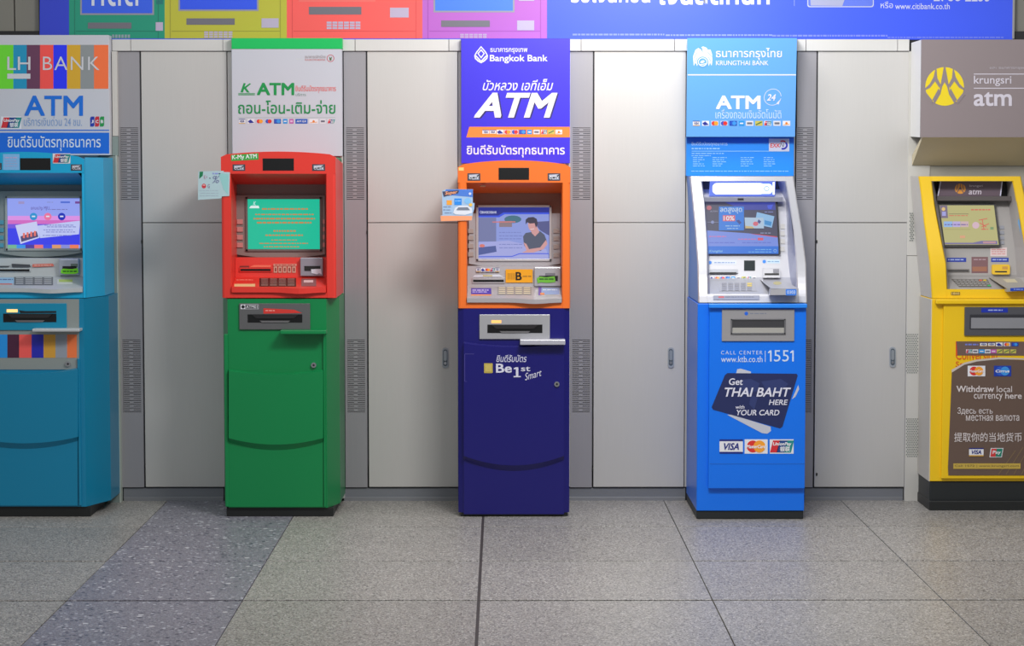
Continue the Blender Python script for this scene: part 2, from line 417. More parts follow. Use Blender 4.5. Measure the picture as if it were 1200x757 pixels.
# top rail
rail = box('trim_1', (131, 46.8, 1066, 60), .012, .022, mat((90, 90, 90), .5), None, 0); rail['kind'] = 'structure'
for a, b in ((131, 153), (153, 261), (261, 416), (416, 526), (526, 681), (681, 790.5), (790.5, 944.6), (944.6, 1052), (1052, 1066)):
    box('rail_segment', (a+.3, 46, b-.3, 59.6), -.012, .024, M_RAIL, rail, .0012)
# kick plinth
kick = box('trim_2', (139, 571, 1060, 588.6), .014, .02, M_DARK, None, 0); kick['kind'] = 'structure'
for a, b in ((145, 262), (403, 537), (667, 803), (943, 1058)):
    box('kick_board', (a, 571.8, b, 582.5), -.002+.014, .002, M_KICK, kick, 0)
    box('kick_lip', (a, 582.5, b, 588.9), .004, .012, mat((140, 142, 147), .4, .3), kick, .001)
# upper wall, grey cladding panels left and right of the billboard
for a, b in ((-140, -62), (-61, 16.5), (17.3, 46), (1188, 1262)):
    box('upper_wall_panel', (a, -55, b-.6, 44), .06, .03, mat((128, 126, 118), .6), wall, .001)
# left frame column around the first machine
lc = bmesh.new()
pbox(lc, (118, 183, 138.2, 591), -.045, .08, .002)
col = bm_obj('trim_3', lc, M_GREENGREY, None); col['kind'] = 'structure'
box('column_edge', (137.6, 182, 139.2, 591), -.047, .082, mat((190, 200, 190), .4, .1), col, .0005)
box('column_head', (131.4, 60, 137.4, 159.5), -.03, .06, M_IVORY, col, .001)
box('column_head', (131.4, 160, 138, 182.5), -.035, .06, M_GREENGREY, col, .001)
# right white pillar
rc = box('trim_4', (1061.6, 300, 1078.5, 590.5), -.012, .045, M_IVORY, None, .0015); rc['kind'] = 'structure'
box('column_head', (1064.2, 60, 1090, 299.4), -.008, .04, M_IVORY, rc, .001)
def perf(x0, y0, x1, y1, rows):
    bm = bmesh.new(); st = (y1-y0)/rows
    for i in range(rows):
        x = x0+(1.2 if i % 2 else 0)
        while x < x1-1:
            prism(bm, ell(x+.8, y0+i*st, .95, .62, 6), -.0128, .0006); x += 2.5
    bm_obj('vent_holes', bm, mat((95, 105, 98), .7), rc, kind='stuff')
perf(1061.8, 392, 1076, 439, 22); perf(1061.8, 491, 1076, 537, 22)
perf(1065.8, 250, 1071.5, 284, 15)
# right niche wall behind the last machine
niche = box('trim_5', (1078.5, 160, 1330, 590), .0, .034, mat((176, 172, 160), .5), None, .001); niche['kind'] = 'structure'
# light edging by green machine
edge = box('trim_6', (399.8, 183, 402.8, 584), -.03, .06, mat((196, 202, 196), .4, .1), None, .001); edge['kind'] = 'structure'

# ---- floor of terrazzo tiles
zb = -.02
floor = mesh_obj('floor', [(-6, -6.4, zb), (6.4, -6.4, zb), (6.4, .12, zb), (-6, .12, zb), (-6, -6.4, -.06), (6.4, -6.4, -.06), (6.4, .12, -.06), (-6, .12, -.06)],
                 [(0, 1, 2, 3), (7, 6, 5, 4), (0, 4, 5, 1), (1, 5, 6, 2), (2, 6, 7, 3), (3, 7, 4, 0)], mat((70, 62, 56), .8))
floor['kind'] = 'structure'
def fx(px, py):                      # where a photo pixel meets the floor
    d = R @ Vector(((px-600)/F, -(py-378.5)/F, -1)); t = -CAM.z/d.z; return CAM+d*t
xs = [fx(p, 591).x for p in (192, 352, 567, 780, 990)]
tw = (xs[4]-xs[2])/2
xs = [xs[0]-3*tw, xs[0]-2*tw, xs[0]-tw]+xs+[xs[4]+tw, xs[4]+2*tw, xs[4]+3*tw]
ysb = [.1, fx(600, 617).y, fx(600, 657.3).y, fx(600, 703.5).y]
td = ysb[1]-ysb[2]
for _ in range(3): ysb.append(ysb[-1]-td)
T_MAIN = terrazzo("grey_terrazzo", (153, 149, 144), (98, 95, 92), (197, 193, 188))
T_BAND = terrazzo('blue_grey_terrazzo', (134, 131, 141), (104, 101, 112), (162, 160, 170), True)
for i in range(len(xs)-1):
    for j in range(len(ysb)-1):
        g = .0018; gy = .012; bm = bmesh.new(); dz = random.uniform(-.0006, .0006)
        gy = (.008, .007, .013, .013, .013, .013)[j]; wbox(bm, xs[i]+g, xs[i+1]-g, ysb[j+1]+gy, ysb[j]-gy*.6, zb, dz, .0012, 1)
        band = i == 3
        o = bm_obj('floor_tile', bm, T_BAND if band else T_MAIN, floor)
        if band: o['label'] = 'darker blue-grey tile with white stone chips'
# dark movement joint strip
bm = bmesh.new(); wbox(bm, xs[5]-.006, xs[5]+.006, -5.6, 0, -.004, .0006); bm_obj('joint_strip', bm, mat((62, 56, 54), .6), floor)

# ================================================================= BILLBOARD
bb = thing('billboard', 'long blue advertising billboard with coloured cash machine pictures above the wall panels', 'billboard', (V(617, 45, .03).x, .05, Z(45, .03)))
box('board', (46.5, -52, 1188, 46.5), .03, .03, mat((52, 78, 235), .4), bb, .001)
box('board_frame', (1187, -52, 1189.5, 45.5), .025, .035, M_GREY, bb, .001)
P = Print(.03)
gr = (112, 110, 120); grl = (190, 178, 205)
P.rect(46.5, -52, 81, 45, (40, 62, 205)); P.rect(641, -52, 1187, 46, (54, 88, 240), .4)
def ad_machine(x0, x1, c, cd_, scr, slots, keys, pads):
    P.rect(x0, -52, x1, 45, c); P.rect(x0+6, -52, x0+7, 45, cd_, 2); P.rect(x1-8, -52, x1-7, 45, cd_, 2)
    if scr:
        P.rect(scr[0]-2, -52, scr[2]+2, scr[3]+2, (150, 150, 165), 2); P.rect(scr[0], -52, scr[2], scr[3], scr[4], 3)
    for s in slots: P.rect(*s, gr, 3)
    for s in pads: P.rect(*s, grl, 3)
    if keys:
        a, b, y0, y1 = keys; n = 6
        for i in range(n):
            u = a+(b-a)*i/n
            for q in range(3):
                v = y0+(y1-y0)*q/3; P.rect(u+.3, v+.3, u+(b-a)/n-.7, v+(y1-y0)/3-.4, grl, 3)
    P.rect(x0+8, 36, x1-8, 37, cd_, 2)
ad_machine(81, 193, (15, 150, 120), (10, 125, 100), (96, -40, 178.5, 15.5, (45, 95, 235)), [(103, 26.5, 154, 33.5)], (131, 153, 40.5, 44.8), [(182.5, 26, 191, 36)])
P.rect(183, -52, 191, 5, (20, 120, 115), 2)
ad_machine(193, 336, (190, 188, 55), (160, 158, 50), (211, -40, 301, 11, (40, 85, 240)), [(218.5, 21.5, 275, 29)], (239, 273, 36.5, 44.5), [(306.5, 21.5, 326.5, 32.5)])
ad_machine(336, 495, (250, 92, 88), (225, 75, 75), None, [(362, 8, 423.5, 17)], (382.5, 423, 25, 34.5), [(457, 9, 479, 20.5)])
P.rect(350, -30, 440, 2, (245, 110, 105), 2)
ad_machine(495, 641, (185, 95, 200), (165, 75, 180), (510, -40, 601, 12.5, (60, 125, 235)), [(517, 24, 574, 31.5)], (539, 571, 39.5, 44.8), [(606, 24, 626, 35.5), (608, -8, 626, 1)])
P.text('กดติ', 107, -30, 162, 7.2, (215, 222, 240), .012, 0, 5)
WB = (232, 232, 245)
P.text('รับเงินทอน', 669, -24, 762, 3.2, WB, .03, 0, 2)
P.text('เงินสดทันที', 773, -26, 902, 5.6, WB, .035, 0, 2)
P.rect(930.5, -20, 931.3, 7, (130, 145, 235))
P.poly(rrect(946, -40, 1024, 8.5, 3), (190, 195, 225), 2); P.poly(rrect(947.2, -40, 1022.8, 7.3, 2.5), (90, 115, 225), 3)
P.poly([(947.5, -40), (1005, -40), (987, 7), (950, 6.5)], (165, 168, 200), 4)
P.text('2788', 1094, -14, 1126, 1.5, (200, 205, 235), .02); P.text('2233', 1131, -14, 1160, 1.8, (200, 205, 235), .02)
P.text('หรือ', 1032, 1.8, 1046.5, 9.5, (205, 210, 240), .005); P.text('www.citibank.co.th', 1049, 3.8, 1113, 10.8, (205, 210, 240), .008)
P.micro(671, 39.5, 780, 2.0, (128, 146, 246), 2); P.micro(780, 40.2, 905, 2.0, (128, 146, 246), 2); P.micro(905, 40.8, 1040, 2.0, (122, 138, 240), 2); P.micro(1040, 43, 1176, 1.6, (110, 128, 238), 2)
P.build('printed_advert', bb)

# ================================================================= SIGNS
def base_at(px, y, z=0): return (X(px, y), y/2, z)
# --- rainbow striped sign
s1 = thing('bank_sign', 'white sign with eight colour stripes and big blue ATM at the far left', 'sign', (X(30, -.07, 110), -.04, Z(182, -.07)))
box('sign_panel', (-70, 41, 128.3, 182), -.085, .08, mat((205, 206, 214), .4), s1, .002)
P = Print(-.085)
cols = [(110, 225, 45), (0, 150, 195), (105, 55, 88), (255, 82, 76), (25, 45, 255), (222, 172, 40), (145, 150, 152), (255, 118, 62)]
bx = [-.5, 15.7, 31.3, 46.9, 62.6, 78.4, 94.3, 110.1, 127]
P.rect(-60, 52.6, -.5, 104, (110, 225, 45))
for c, a, b in zip(cols, bx, bx[1:]): P.rect(a, 52.6, b, 104, c)
P.build('colour_stripes', s1)
P = Print(-.085); lg = (214, 214, 220)
P.text('LH', 8.5, 66.5, 35.6, 82, lg, .004, 0, 3); P.text('BANK', 50.3, 66.3, 116.5, 82, lg, -.006, 0, 3, sp=1.15)
P.build_lines('bank_lettering', s1)
P = Print(-.085); P.rect(8.5, 86.3, 35.6, 92.3, lg, 3); P.build('lettering_underline', s1)
P = Print(-.085)
P.text('ATM', 28.6, 112, 97.3, 135.7, (0, 112, 218), .03); P.text('บริการเงินด่วน 24 ชม.', 28, 136.5, 96, 147.5, (120, 155, 205), -.004)
P.rect(-60, 152, 128, 153.3, (0, 105, 215)); P.rect(-60, 155.4, 128, 180, (0, 108, 220))
P.text('ยินดีรับบัตรทุกธนาคาร', 9, 159, 118, 177, (222, 232, 245), .012, 0, 3)
P.build_lines('lettering', s1)
card_logo(1, 136.5, 25, 151, 'up', -.085, s1); card_logo(105.3, 136.5, 122, 148.4, 'jcb', -.085, s1)
# --- green topped sign
s2 = thing('bank_sign', 'white sign with green top band and green ATM lettering above the red and green machine', 'sign', (X(336, -.06, 110), -.03, Z(183, -.06)))
box('sign_panel', (271.8, 57.4, 400.8, 183), -.062, .06, mat((203, 206, 216), .35), s2, .002)
box('top_band', (271.2, 44.6, 401.2, 57.3), -.064, .062, mat((0, 195, 95), .35), s2, .002, label='bright green band across the top of the sign')
P = Print(-.062); g = (0, 150, 72)
P.text('ธนาคารกสิกรไทย', 357.5, 64.3, 381.5, 68.2, (150, 130, 130)); P.text('KASIKORNBANK', 357.5, 69, 381.5, 71.2, (205, 110, 110)); P.micro(347, 68.5, 355, 1.5, (205, 208, 214))
P.ring(387.3, 68.3, 4.4, 4.3, .7, (200, 70, 80)); P.poly([(385.6, 66), (387.3, 68), (389, 66), (388.2, 71), (386.4, 71)], (90, 110, 70))
P.build('bank_emblem', s2)
P = Print(-.062)
P.poly([(285.5, 97.4), (288, 97.6), (286.5, 102), (292.5, 97.5), (294.2, 98.3), (288.5, 103), (292.6, 108.6), (289.3, 108.2), (286.2, 104), (284.7, 108.4), (281.8, 108.2)], g)
for k in range(3): P.rect(279.3, 109.1+k*1, 298.8, 109.7+k*1, g)
P.text('ATM', 301, 97, 344.8, 111.5, g, .045)
P.text('ยินดีรับบัตรทุกธนาคาร', 346.3, 100, 393.6, 109, (235, 85, 75), .005); P.text('บริการ', 346.5, 109.3, 358.5, 112.5, (120, 150, 140))
P.text('ถอน-โอน-เติม-จ่าย', 279, 117.4, 393, 133.4, (10, 140, 75), .02)
P.rect(279, 137.6, 393, 138.1, (170, 185, 180))
P.build_lines('lettering', s2)
xs1 = conv([(267, 300), (312, 348), (358, 394), (404, 440), (450, 486), (497, 520), (530, 552), (562, 625), (634, 680), (690, 720), (730, 768)], 220, .2246)
logo_row(xs1, 139.4, 144.9, ['visa', 'plus', 'mc', 'maestro', 'cirrus', 'blue', 'pink', 'amex', 'disc', 'x', 'up'], -.062, s2)
# --- violet sign
s3 = thing('bank_sign', 'violet blue sign with white slanted ATM and orange stripe above the orange machine', 'sign', (X(604, -.06, 110), -.03, Z(191, -.06)))
box('sign_panel', (540.4, 45, 668, 191.5), -.062, .06, mat((62, 48, 226), .35), s3, .002)
P = Print(-.062)
cx, cy = 563.8, 64
def drop(k): return [(cx, cy-10.2*k), (cx+5.6*k, cy-3.5*k), (cx+8.1*k, cy+1*k), (cx+7.4*k, cy+4.8*k), (cx+4*k, cy+8*k), (cx, cy+10.2*k), (cx-4*k, cy+8*k), (cx-7.4*k, cy+4.8*k), (cx-8.1*k, cy+1*k), (cx-5.6*k, cy-3.5*k)]
P.poly(drop(1), (238, 238, 245)); P.poly(drop(.8), (62, 48, 226), 2)
P.poly([(cx, cy-6.5), (cx+4.4, cy-1.3), (cx, cy+4.6), (cx-4.4, cy-1.3)], (238, 238, 245), 3); P.poly([(cx, cy-4.5), (cx+2.8, cy-1.2), (cx, cy+2.4), (cx-2.8, cy-1.2)], (62, 48, 226), 4)
P.line(cx-6.3, cy+1.2, cx, cy+8, 1.5, (238, 238, 245), 3); P.line(cx+6.3, cy+1.2, cx, cy+8, 1.5, (238, 238, 245), 3)
P.build('bank_emblem', s3, label='white drop shaped lotus emblem')
P = Print(-.062)
P.text('ธนาคารกรุงเทพ', 574.6, 56.3, 618, 63, WB, .02, 0, 1); P.text('Bangkok Bank', 574, 64.2, 641.6, 74.2, WB, .03, 0, 1)
P.text('บัวหลวง เอทีเอ็ม', 565, 92.5, 649.5, 106, WB, .016, .25, 2)
P.text('ATM', 557, 109.6, 655, 138.8, (40, 35, 110), .05, .32, 1); P.text('ATM', 555.2, 108.6, 653.4, 137.8, (242, 242, 248), .05, .32, 2)
P.text('ยินดีรับบัตรทุกธนาคาร', 547, 169.8, 661.8, 184.5, WB, .024, 0, 1)
P.build_lines('lettering', s3)
P = Print(-.062); P.poly([(549.9, 148.6), (667.7, 148.6), (667.7, 161), (546.5, 161)], (255, 140, 55)); P.build('orange_stripe', s3)
xs2 = conv([(291, 325), (328, 362), (365, 402), (405, 440), (443, 478), (482, 518), (524, 550), (557, 590), (597, 628), (632, 668), (672, 707)], 500, .2246)
logo_row(xs2, 152, 157.3, ['visa', 'visa', 'plus', 'mc', 'maestro', 'cirrus', 'blue', 'x', 'up', 'gold', 'disc'], -.062, s3, base=2)
# --- light blue sign, leaning out at the top
pl4 = plane_through(44.6, -.20, 160.5, -.12)
s4 = thing('bank_sign', 'light blue sign with white bird emblem and ATM 24 above the silver framed machine', 'sign', (X(868, -.1, 110), -.06, Z(160, -.1)))
bm = bmesh.new()
loft(bm, [[(805.4, 44.6, 0.0), (805.4, 44.6, pl4), (933.9, 44.6, pl4), (933.9, 44.6, 0.0)], [(804.2, 160.3, 0.0), (804.2, 160.3, pl4), (931.6, 160.3, pl4), (931.6, 160.3, 0.0)]])
bmesh.ops.contextual_create(bm, geom=[v for v in bm.verts][:4]); bmesh.ops.contextual_create(bm, geom=[v for v in bm.verts][4:])
bm_obj('sign_panel', bm, mat((104, 170, 245), .35), s4)
P = Print(pl4)
P.rect(806, 87, 932.8, 88.4, WB)
# bird: head, wings, ringed body
P.poly([(813, 77.5), (812.2, 66), (815, 58.5), (818.5, 56.2), (821, 58), (821.2, 55.8), (824, 54.4), (828, 56), (829.5, 58.3), (832.5, 58), (834.3, 63), (834.8, 70), (834, 77), (832, 73), (830.6, 77.5), (828.8, 70), (824, 66.5), (819, 69.5), (817, 77.5), (815, 73)], (240, 242, 250))
sb = mat((104, 170, 245), .35)
P.poly(ell(823.4, 72.6, 6.6, 6.4, 22), sb, 2); P.ring(823.4, 72.6, 5.4, 5.2, .9, (240, 242, 250), 3); P.poly(ell(823.2, 72.4, 2.6, 1.5, 12, -.4), (240, 242, 250), 3); P.line(819.6, 76, 827.4, 74.6, .8, (240, 242, 250), 4)
for x0_, y0_, x1_, y1_ in ((813.2, 68, 817.5, 60.5), (814.8, 73, 817.6, 66.5), (834.2, 66.5, 829.2, 61), (833.4, 72.5, 829.8, 66.2)): P.line(x0_, y0_, x1_, y1_, .55, sb, 3)
P.poly([(820.2, 55.4), (822.2, 59.4), (824, 62.5), (822.8, 56.2)], sb, 3)
P.build('bird_emblem', s4)
P = Print(pl4)
P.text('ธนาคารกรุงไทย', 839, 56.2, 916.3, 70.5, WB, .016); P.text('KRUNGTHAI BANK', 839, 71, 900.5, 76.5, WB, .012)
P.text('ATM', 839, 112, 891.3, 127.8, (244, 245, 250), .045)
P.ring(905.4, 113.8, 10.4, 9.6, .55, WB, rot=-.5, a0=40, a1=385); P.poly([(909.5, 121.5), (914.2, 116.8), (912.6, 122.4)], WB)
P.text('24', 898.5, 110.3, 910, 118, WB, .03, .25)
P.text('เครื่องถอนเงินอัตโนมัติ', 838.5, 127.8, 915.5, 138.8, (205, 228, 250), -.002)
P.build_lines('lettering', s4)
xs3 = conv([(167, 200), (210, 243), (253, 287), (296, 330), (338, 373), (382, 408), (415, 450), (458, 493), (500, 533), (543, 577), (587, 622)], 770, .2509)
logo_row(xs3, 141.6, 147.4, ['visa', 'plus', 'mc', 'maestro', 'cirrus', 'blue', 'x', 'gold', 'up', 'x', 'disc'], pl4, s4)
# --- info board under it
s5 = thing('information_board', 'blue information board of small white print between light blue sign and silver frame', 'board', (X(868, -.06, 185), -.03, Z(207, -.06)))
box('board_panel', (804.3, 160.8, 930.4, 206.3), -.055, .053, mat((28, 140, 235), .4), s5, .001)
P = Print(-.055); lb = (150, 205, 250)
P.rect(805, 161.2, 930, 168.2, (15, 105, 215))
P.text('ยินดีรับบัตรทุกธนาคาร', 810.5, 166.2, 852.5, 171.7, (190, 225, 250), .0, 0, 2)
P.micro(810.5, 173.4, 843.5, 1.5, lb, 2); P.rect(810.5, 176.7, 924, 177.6, (130, 195, 245), 2)
P.micro(810.5, 179.3, 850, 1, lb, 2); P.micro(810.5, 182, 833, .9, lb, 2)
for x, w in ((812, 13), (835, 16), (868, 18), (895, 13)):
    for k in range(5): P.micro(x, 184.3+k*2.45, x+w*random.uniform(.5, 1.1), .8, lb, 2)
P.micro(810, 200.2, 924, .8, lb, 2)
P.build('small_print', s5)
P = Print(-.055)
P.rect(901, 162.5, 925, 177.3, (205, 207, 222), 3)
P.text('EXK', 902.5, 168, 914.5, 172.8, (228, 70, 75), .03, .1, 4); P.text('N', 914, 167.8, 919, 172.2, (60, 60, 80), .0, .2, 4)
P.ring(917.5, 170.2, 5.6, 5.2, 2.0, (25, 25, 170), 4, a0=-50, a1=110); P.ring(917.2, 170, 5.6, 5.6, 1.6, (225, 60, 70), 4, a0=-120, a1=-50)
P.build('round_corner_badge', s5, label='pale badge with red letters and blue swoosh')
# --- brown grey sign hood at the right
s6 = thing('bank_sign', 'grey-brown sign box with yellow round emblem and atm lettering at the far right', 'sign', (X(1200, -.15, 110), -.15, Z(201, 0)))
yS = -.30; zt, zbm = Z(46.3, yS, 1150), Z(160.8, yS, 1150); zbk = Z(201, .0, 1150)-.02
xl = V(1079.6, 100, yS).x; xr = xl+1.25
def yz(name, pts, x0, x1, m, parent, **k):
    n = len(pts); vs = [(x0, a, b) for a, b in pts]+[(x1, a, b) for a, b in pts]
    fs = [tuple(range(n)), tuple(range(2*n-1, n-1, -1))]+[(i, i+n, (i+1) % n+n, (i+1) % n) for i in range(n)]
    bm = bmesh.new(); vv = [bm.verts.new(v) for v in vs]
    for f in fs: bm.faces.new([vv[i] for i in f])
    return bm_obj(name, bm, m, parent, **k)
yz('sign_panel', [(yS, zt), (yS+.02, zt), (yS+.02, zbm), (yS, zbm)], xl, xr, mat((142, 130, 132), .4), s6)
yz('hood_side', [(yS+.021, zt), (-.013, zt), (-.013, Z(160, 0, 1070)), (yS+.021, zbm)], xl+.001, xl+.012, mat((238, 237, 232), .45), s6, label='pale side plate of the sign box')
yz('soffit', [(yS+.021, zbm), (yS+.021, zbm+.012), (-.01, Z(189, 0, 1070)+.03), (-.01, Z(194, 0, 1070))], xl+.013, xr, mat((214, 200, 164), .5), s6, label='sloping beige underside of the sign box')
yz('hood_top', [(yS+.021, zt-.001), (-.01, zt-.001), (-.01, zt-.02), (yS+.021, zt-.02)], xl+.013, xr, mat((200, 200, 198), .5), s6)
P = Print(yS); yl = (238, 212, 30)
cx, cy, r = 1107, 101.3, 22.6; bg = (142, 130, 132)
P.poly(ell(cx, cy, r, r, 48), yl)
P.poly([(cx-3.0, cy+.5), (cx, cy-5), (cx+3.0, cy+.5), (cx+5, cy+9), (cx+11.5, cy+20), (cx+14, cy+19), (cx+6, cy+5.5), (cx+4, cy-6), (cx+1, cy-r-.1), (cx-1, cy-r-.1), (cx-4, cy-6), (cx-6, cy+5.5), (cx-14, cy+19), (cx-11.5, cy+20), (cx-5, cy+9)], bg, 2)
for sg in (-1, 1):
    P.poly([(cx+sg*11, cy-r*.87), (cx+sg*9.6, cy-r*.92), (cx+sg*8.6, cy-10), (cx+sg*4.5, cy-2), (cx+sg*6, cy+2), (cx+sg*11.3, cy-6), (cx+sg*17, cy+1.5), (cx+sg*22.4, cy+4.3), (cx+sg*22.6, cy+2), (cx+sg*17.5, cy-3), (cx+sg*13, cy-11)], bg, 2)
    P.poly([(cx+sg*7, cy+2.2), (cx+sg*14.5, cy+15.8), (cx+sg*12, cy+17.8), (cx+sg*5.6, cy+6)], bg, 3)
    P.poly([(cx+sg*14.2, cy+16.5), (cx+sg*21.4, cy+7.5), (cx+sg*24, cy+9.5), (cx+sg*15, cy+21)], bg, 3)
P.build('round_emblem', s6, label='yellow round emblem of fanned strokes')
P = Print(yS); lw = (212, 206, 218)
P.text('และ ธนาคารกรุงศรีอยุธยา', 1160, 77.6, 1222, 81.6, (195, 188, 198)); P.rect(1141.2, 86.3, 1250, 87.3, lw); P.rect(1141.2, 102.9, 1250, 103.9, lw)
P.text('krungsri', 1141.3, 88.7, 1185.2, 101, lw, .014); P.text('atm', 1141.1, 107.8, 1185.8, 124.4, lw, .03)
P.build_lines('lettering', s6)

# ================================================================= MACHINES, FIRST TYPE (arched hood)
YF = -.52
def section(bm, xyl, z0, z1):
    n = len(xyl); a = [bm.verts.new((x, y, z0)) for x, y in xyl]; b = [bm.verts.new((x, y, z1)) for x, y in xyl]
    bm.faces.new(a[::-1]); bm.faces.new(b)
    for i in range(n): bm.faces.new((a[i], a[(i+1) % n], b[(i+1) % n], b[i]))
def machine_a(root, c):
    yf = YF; yb = yf+.235; yc = yf+.15
    hm, fm_, cm = c['hood'], c['inner'], c['console']
    L, Rr, T, TM, B = c['out']; l, r, t, b = c['open']
    # hood: stiles, arched header, sill
    bm = bmesh.new()
    x0, x1 = X(L, yf, 270), X(Rr, yf, 270); xi0, xi1 = X(l, yf, 270), X(r, yf, 270)
    zT, zM, zO, zo, zB = Z(T, yf), Z(TM, yf), Z(t, yf), Z(b, yf), Z(B, yf)
    rb = .012
    def stile(xa, xb, outer):
        if outer < 0: sec = [(xa, -.02), (xa, yf+rb), (xa+rb*.3, yf+rb*.3), (xa+rb, yf), (xb, yf), (xb+.004, yf+.006), (xb+.004, -.02)]
        else: sec = [(xa, -.02), (xa, yf+.006), (xa+.004, yf), (xb-rb, yf), (xb-rb*.3, yf+rb*.3), (xb, yf+rb), (xb, -.02)]
        section(bm, sec, zB, zO)
    stile(x0, xi0, -1); stile(xi1, x1, 1)
    top = []
    n = 20
    for i in range(n+1):
        u = i/n; xx = x0+(x1-x0)*u; z = zT+(zM-zT)*(1-(2*u-1)**2)
        if i in (0, n): z -= .01
        top.append((xx, z))
    f = [bm.verts.new((x, yf, z)) for x, z in top]; g = [bm.verts.new((x, -.02, z-.03)) for x, z in top]
    f2 = [bm.verts.new((x, yf, zO)) for x, z in top]; g2 = [bm.verts.new((x, -.02, zO)) for x, z in top]
    m2 = [bm.verts.new((x, yb, Z(t+c['drop'], yb))) for x, z in top]
    for i in range(n):
        bm.faces.new((f[i], f[i+1], f2[i+1], f2[i])); bm.faces.new((f[i], g[i], g[i+1], f[i+1]))
        bm.faces.new((f2[i], f2[i+1], m2[i+1], m2[i])) if 0 < i < n-1 else None; bm.faces.new((f2[i], f2[i+1], g2[i+1], g2[i])) if i in (0, n-1) else None
    for i in (0, n): bm.faces.new((f[i], f2[i], g2[i], g[i]))
    wbox(bm, xi0-.003, xi1+.003, yf+.002, -.02, zB, zo)
    bm_obj('hood', bm, hm, root)
    # camera window, stickers
    a = c['cam']; box('camera_window', a, yf-.0015, .012, M_BLACK, root, .001)
    for q in c['stick']:
        P = Print(yf); P.rect(*q, (60, 62, 74)); x0_, y0_, x1_, y1_ = q; w, h = x1_-x0_, y1_-y0_
        P.poly([(x0_+w*.1, y0_+h*.2), (x0_+w*.9, y0_+h*.12), (x0_+w*.6, y0_+h*.45), (x0_+w*.15, y0_+h*.6)], (190, 190, 205), 2)
        P.poly([(x0_+w*.3, y1_-h*.15), (x0_+w*.85, y0_+h*.5), (x0_+w*.92, y1_-h*.15)], (160, 165, 185), 2)
        P.text('CCTV', x0_+w*.12, y0_+h*.38, x1_-w*.12, y1_-h*.2, (225, 225, 232), .03, 0, 3); P.build('camera_sticker', root)
    # back fascia
    zt_ = Z(t+c['drop'], yb); zc = Z(c['fasc_b'], yb)
    bm = bmesh.new(); wbox(bm, xi0+.0045, xi1-.0005, yb, yb+.02, zc-.05, zt_); bm_obj('inner_fascia', bm, c['upper_inner'], root)
    # bezel with bowed bottom edge
    S = c['screen']; bz = c['bezel']; pb = yb-.018
    bm = bmesh.new()
    Lb, Rb, Tb, Bb = bz
    prism(bm, [(Lb, Tb), (Rb, Tb)]+arc(Rb, Lb, Bb, Bb+c['bow'], Bb), pb, .018)
    bz_o = bm_obj('screen_surround', bm, c['bezel_mat'], root)
    q = S; k = 2.6
    bm = bmesh.new()
    for rr in ((q[0]-k, q[1]-k, q[0], q[3]+k), (q[2], q[1]-k, q[2]+k, q[3]+k), (q[0]-k, q[1]-k, q[2]+k, q[1]), (q[0]-k, q[3], q[2]+k, q[3]+k)): pbox(bm, rr, pb-.008, .010, .001)
    bm_obj('screen_frame', bm, c['frame_mat'], root)
    scr = box('screen', S, pb-.002, .004, mat(c['scr'], .3, 0, c.get('se', .8)), root, 0)
    P = Print(pb-.002, c.get('se', .8)); c['draw'](P, S); P.build('displayed_page', scr)
    for (a0, b0, a1, b1) in c['fkeys']: box('function_key', (a0, b0, a1, b1), pb-.007, .009, c['key_mat'], root, .0008)
    # console: card face, ledge, lip
    K0, K1, K2, K3 = c['cons']                     # face top, face bottom, ledge front top, lip bottom
    yl = yf-c.get('out_lip', .012)
    bm = bmesh.new()
    xa, xb = xi0+.005, xi1-.001
    pts = [(yb-.001, Z(K0, yc)), (yc, Z(K0, yc)), (yc-.012, Z(K1, yc-.012)), (yl, Z(K2, yl)), (yl, Z(K3, yl)), (yf+.02, Z(K3+1.5, yf)), (yb-.001, Z(K3+1.5, yf))]
    nn = 14; prev = None; kk = (pts[3][1]-pts[2][1])/(pts[3][0]-pts[2][0])
    for i in range(nn+1):
        u = i/nn; xx = xa+(xb-xa)*u; dz = c.get('lipdip', 0)*math.exp(-((u-.72)/.16)**2); row = []
        for j, (yy, zz) in enumerate(pts):
            row.append(bm.verts.new((xx, yy-(dz*.9 if j in (3, 4) else 0), zz-(dz*.35 if j == 4 else 0)-(dz*.9*kk if j == 3 else 0))))
        if prev:
            for j in range(len(pts)): bm.faces.new((prev[j], row[j], row[(j+1) % len(pts)], prev[(j+1) % len(pts)]))
        else: bm.faces.new(row)
        prev = row
    bm.faces.new(prev[::-1])
    con = bm_obj('console', bm, cm, root)
    ledge = plane_through(K1, yc-.012, K2, yl)
    # card reader
    q = c['card']; cr = box('card_reader', (q[0], q[1], q[2], q[3]), yc-.016, .016, c.get('card_mat', cm), root, .002)
    m_ = (q[1]+q[3])/2+c.get('slot_dy', 1); box('card_slot', (q[0]+1.5, m_-1.1, q[2]-1.5, m_+1.3), yc-.0175, .003, M_BLACK, cr, 0)
    c['face_print'](yc-.0125, root)
    q = c['receipt']; rp = box('receipt_printer', q, yc-.035, .035, c['rec_mat'], root, .004)
    w = q[2]-q[0]; h = q[3]-q[1]
    box('receipt_slot', (q[0]+w*.18, q[1]+h*.45, q[2]-w*.12, q[1]+h*.72), yc-.037, .004, M_DARK, rp, 0)
    c['rec_print'](yc-.036, rp)
    # keypad
    kx0, ky0, kx1, ky1 = c['pad']; pp = shift(ledge, .003)
    kp = pris('keypad', rect(kx0, ky0, kx1, ky1), pp, .006, c['pad_mat'], root)
    for i in range(4):
        for j in range(4 if c.get('k4', True) else 3):
            w = (kx1-kx0)/4.3; h = (ky1-ky0)/4.3
            a0 = kx0+w*.2+i*w*1.04; b0 = ky0+h*.25+j*h*1.0
            pris('key', rect(a0, b0, a0+w*.8, b0+h*.56), shift(ledge, .007), .004, c['keys_mat'], kp)
    c['ledge_print'](ledge, root)
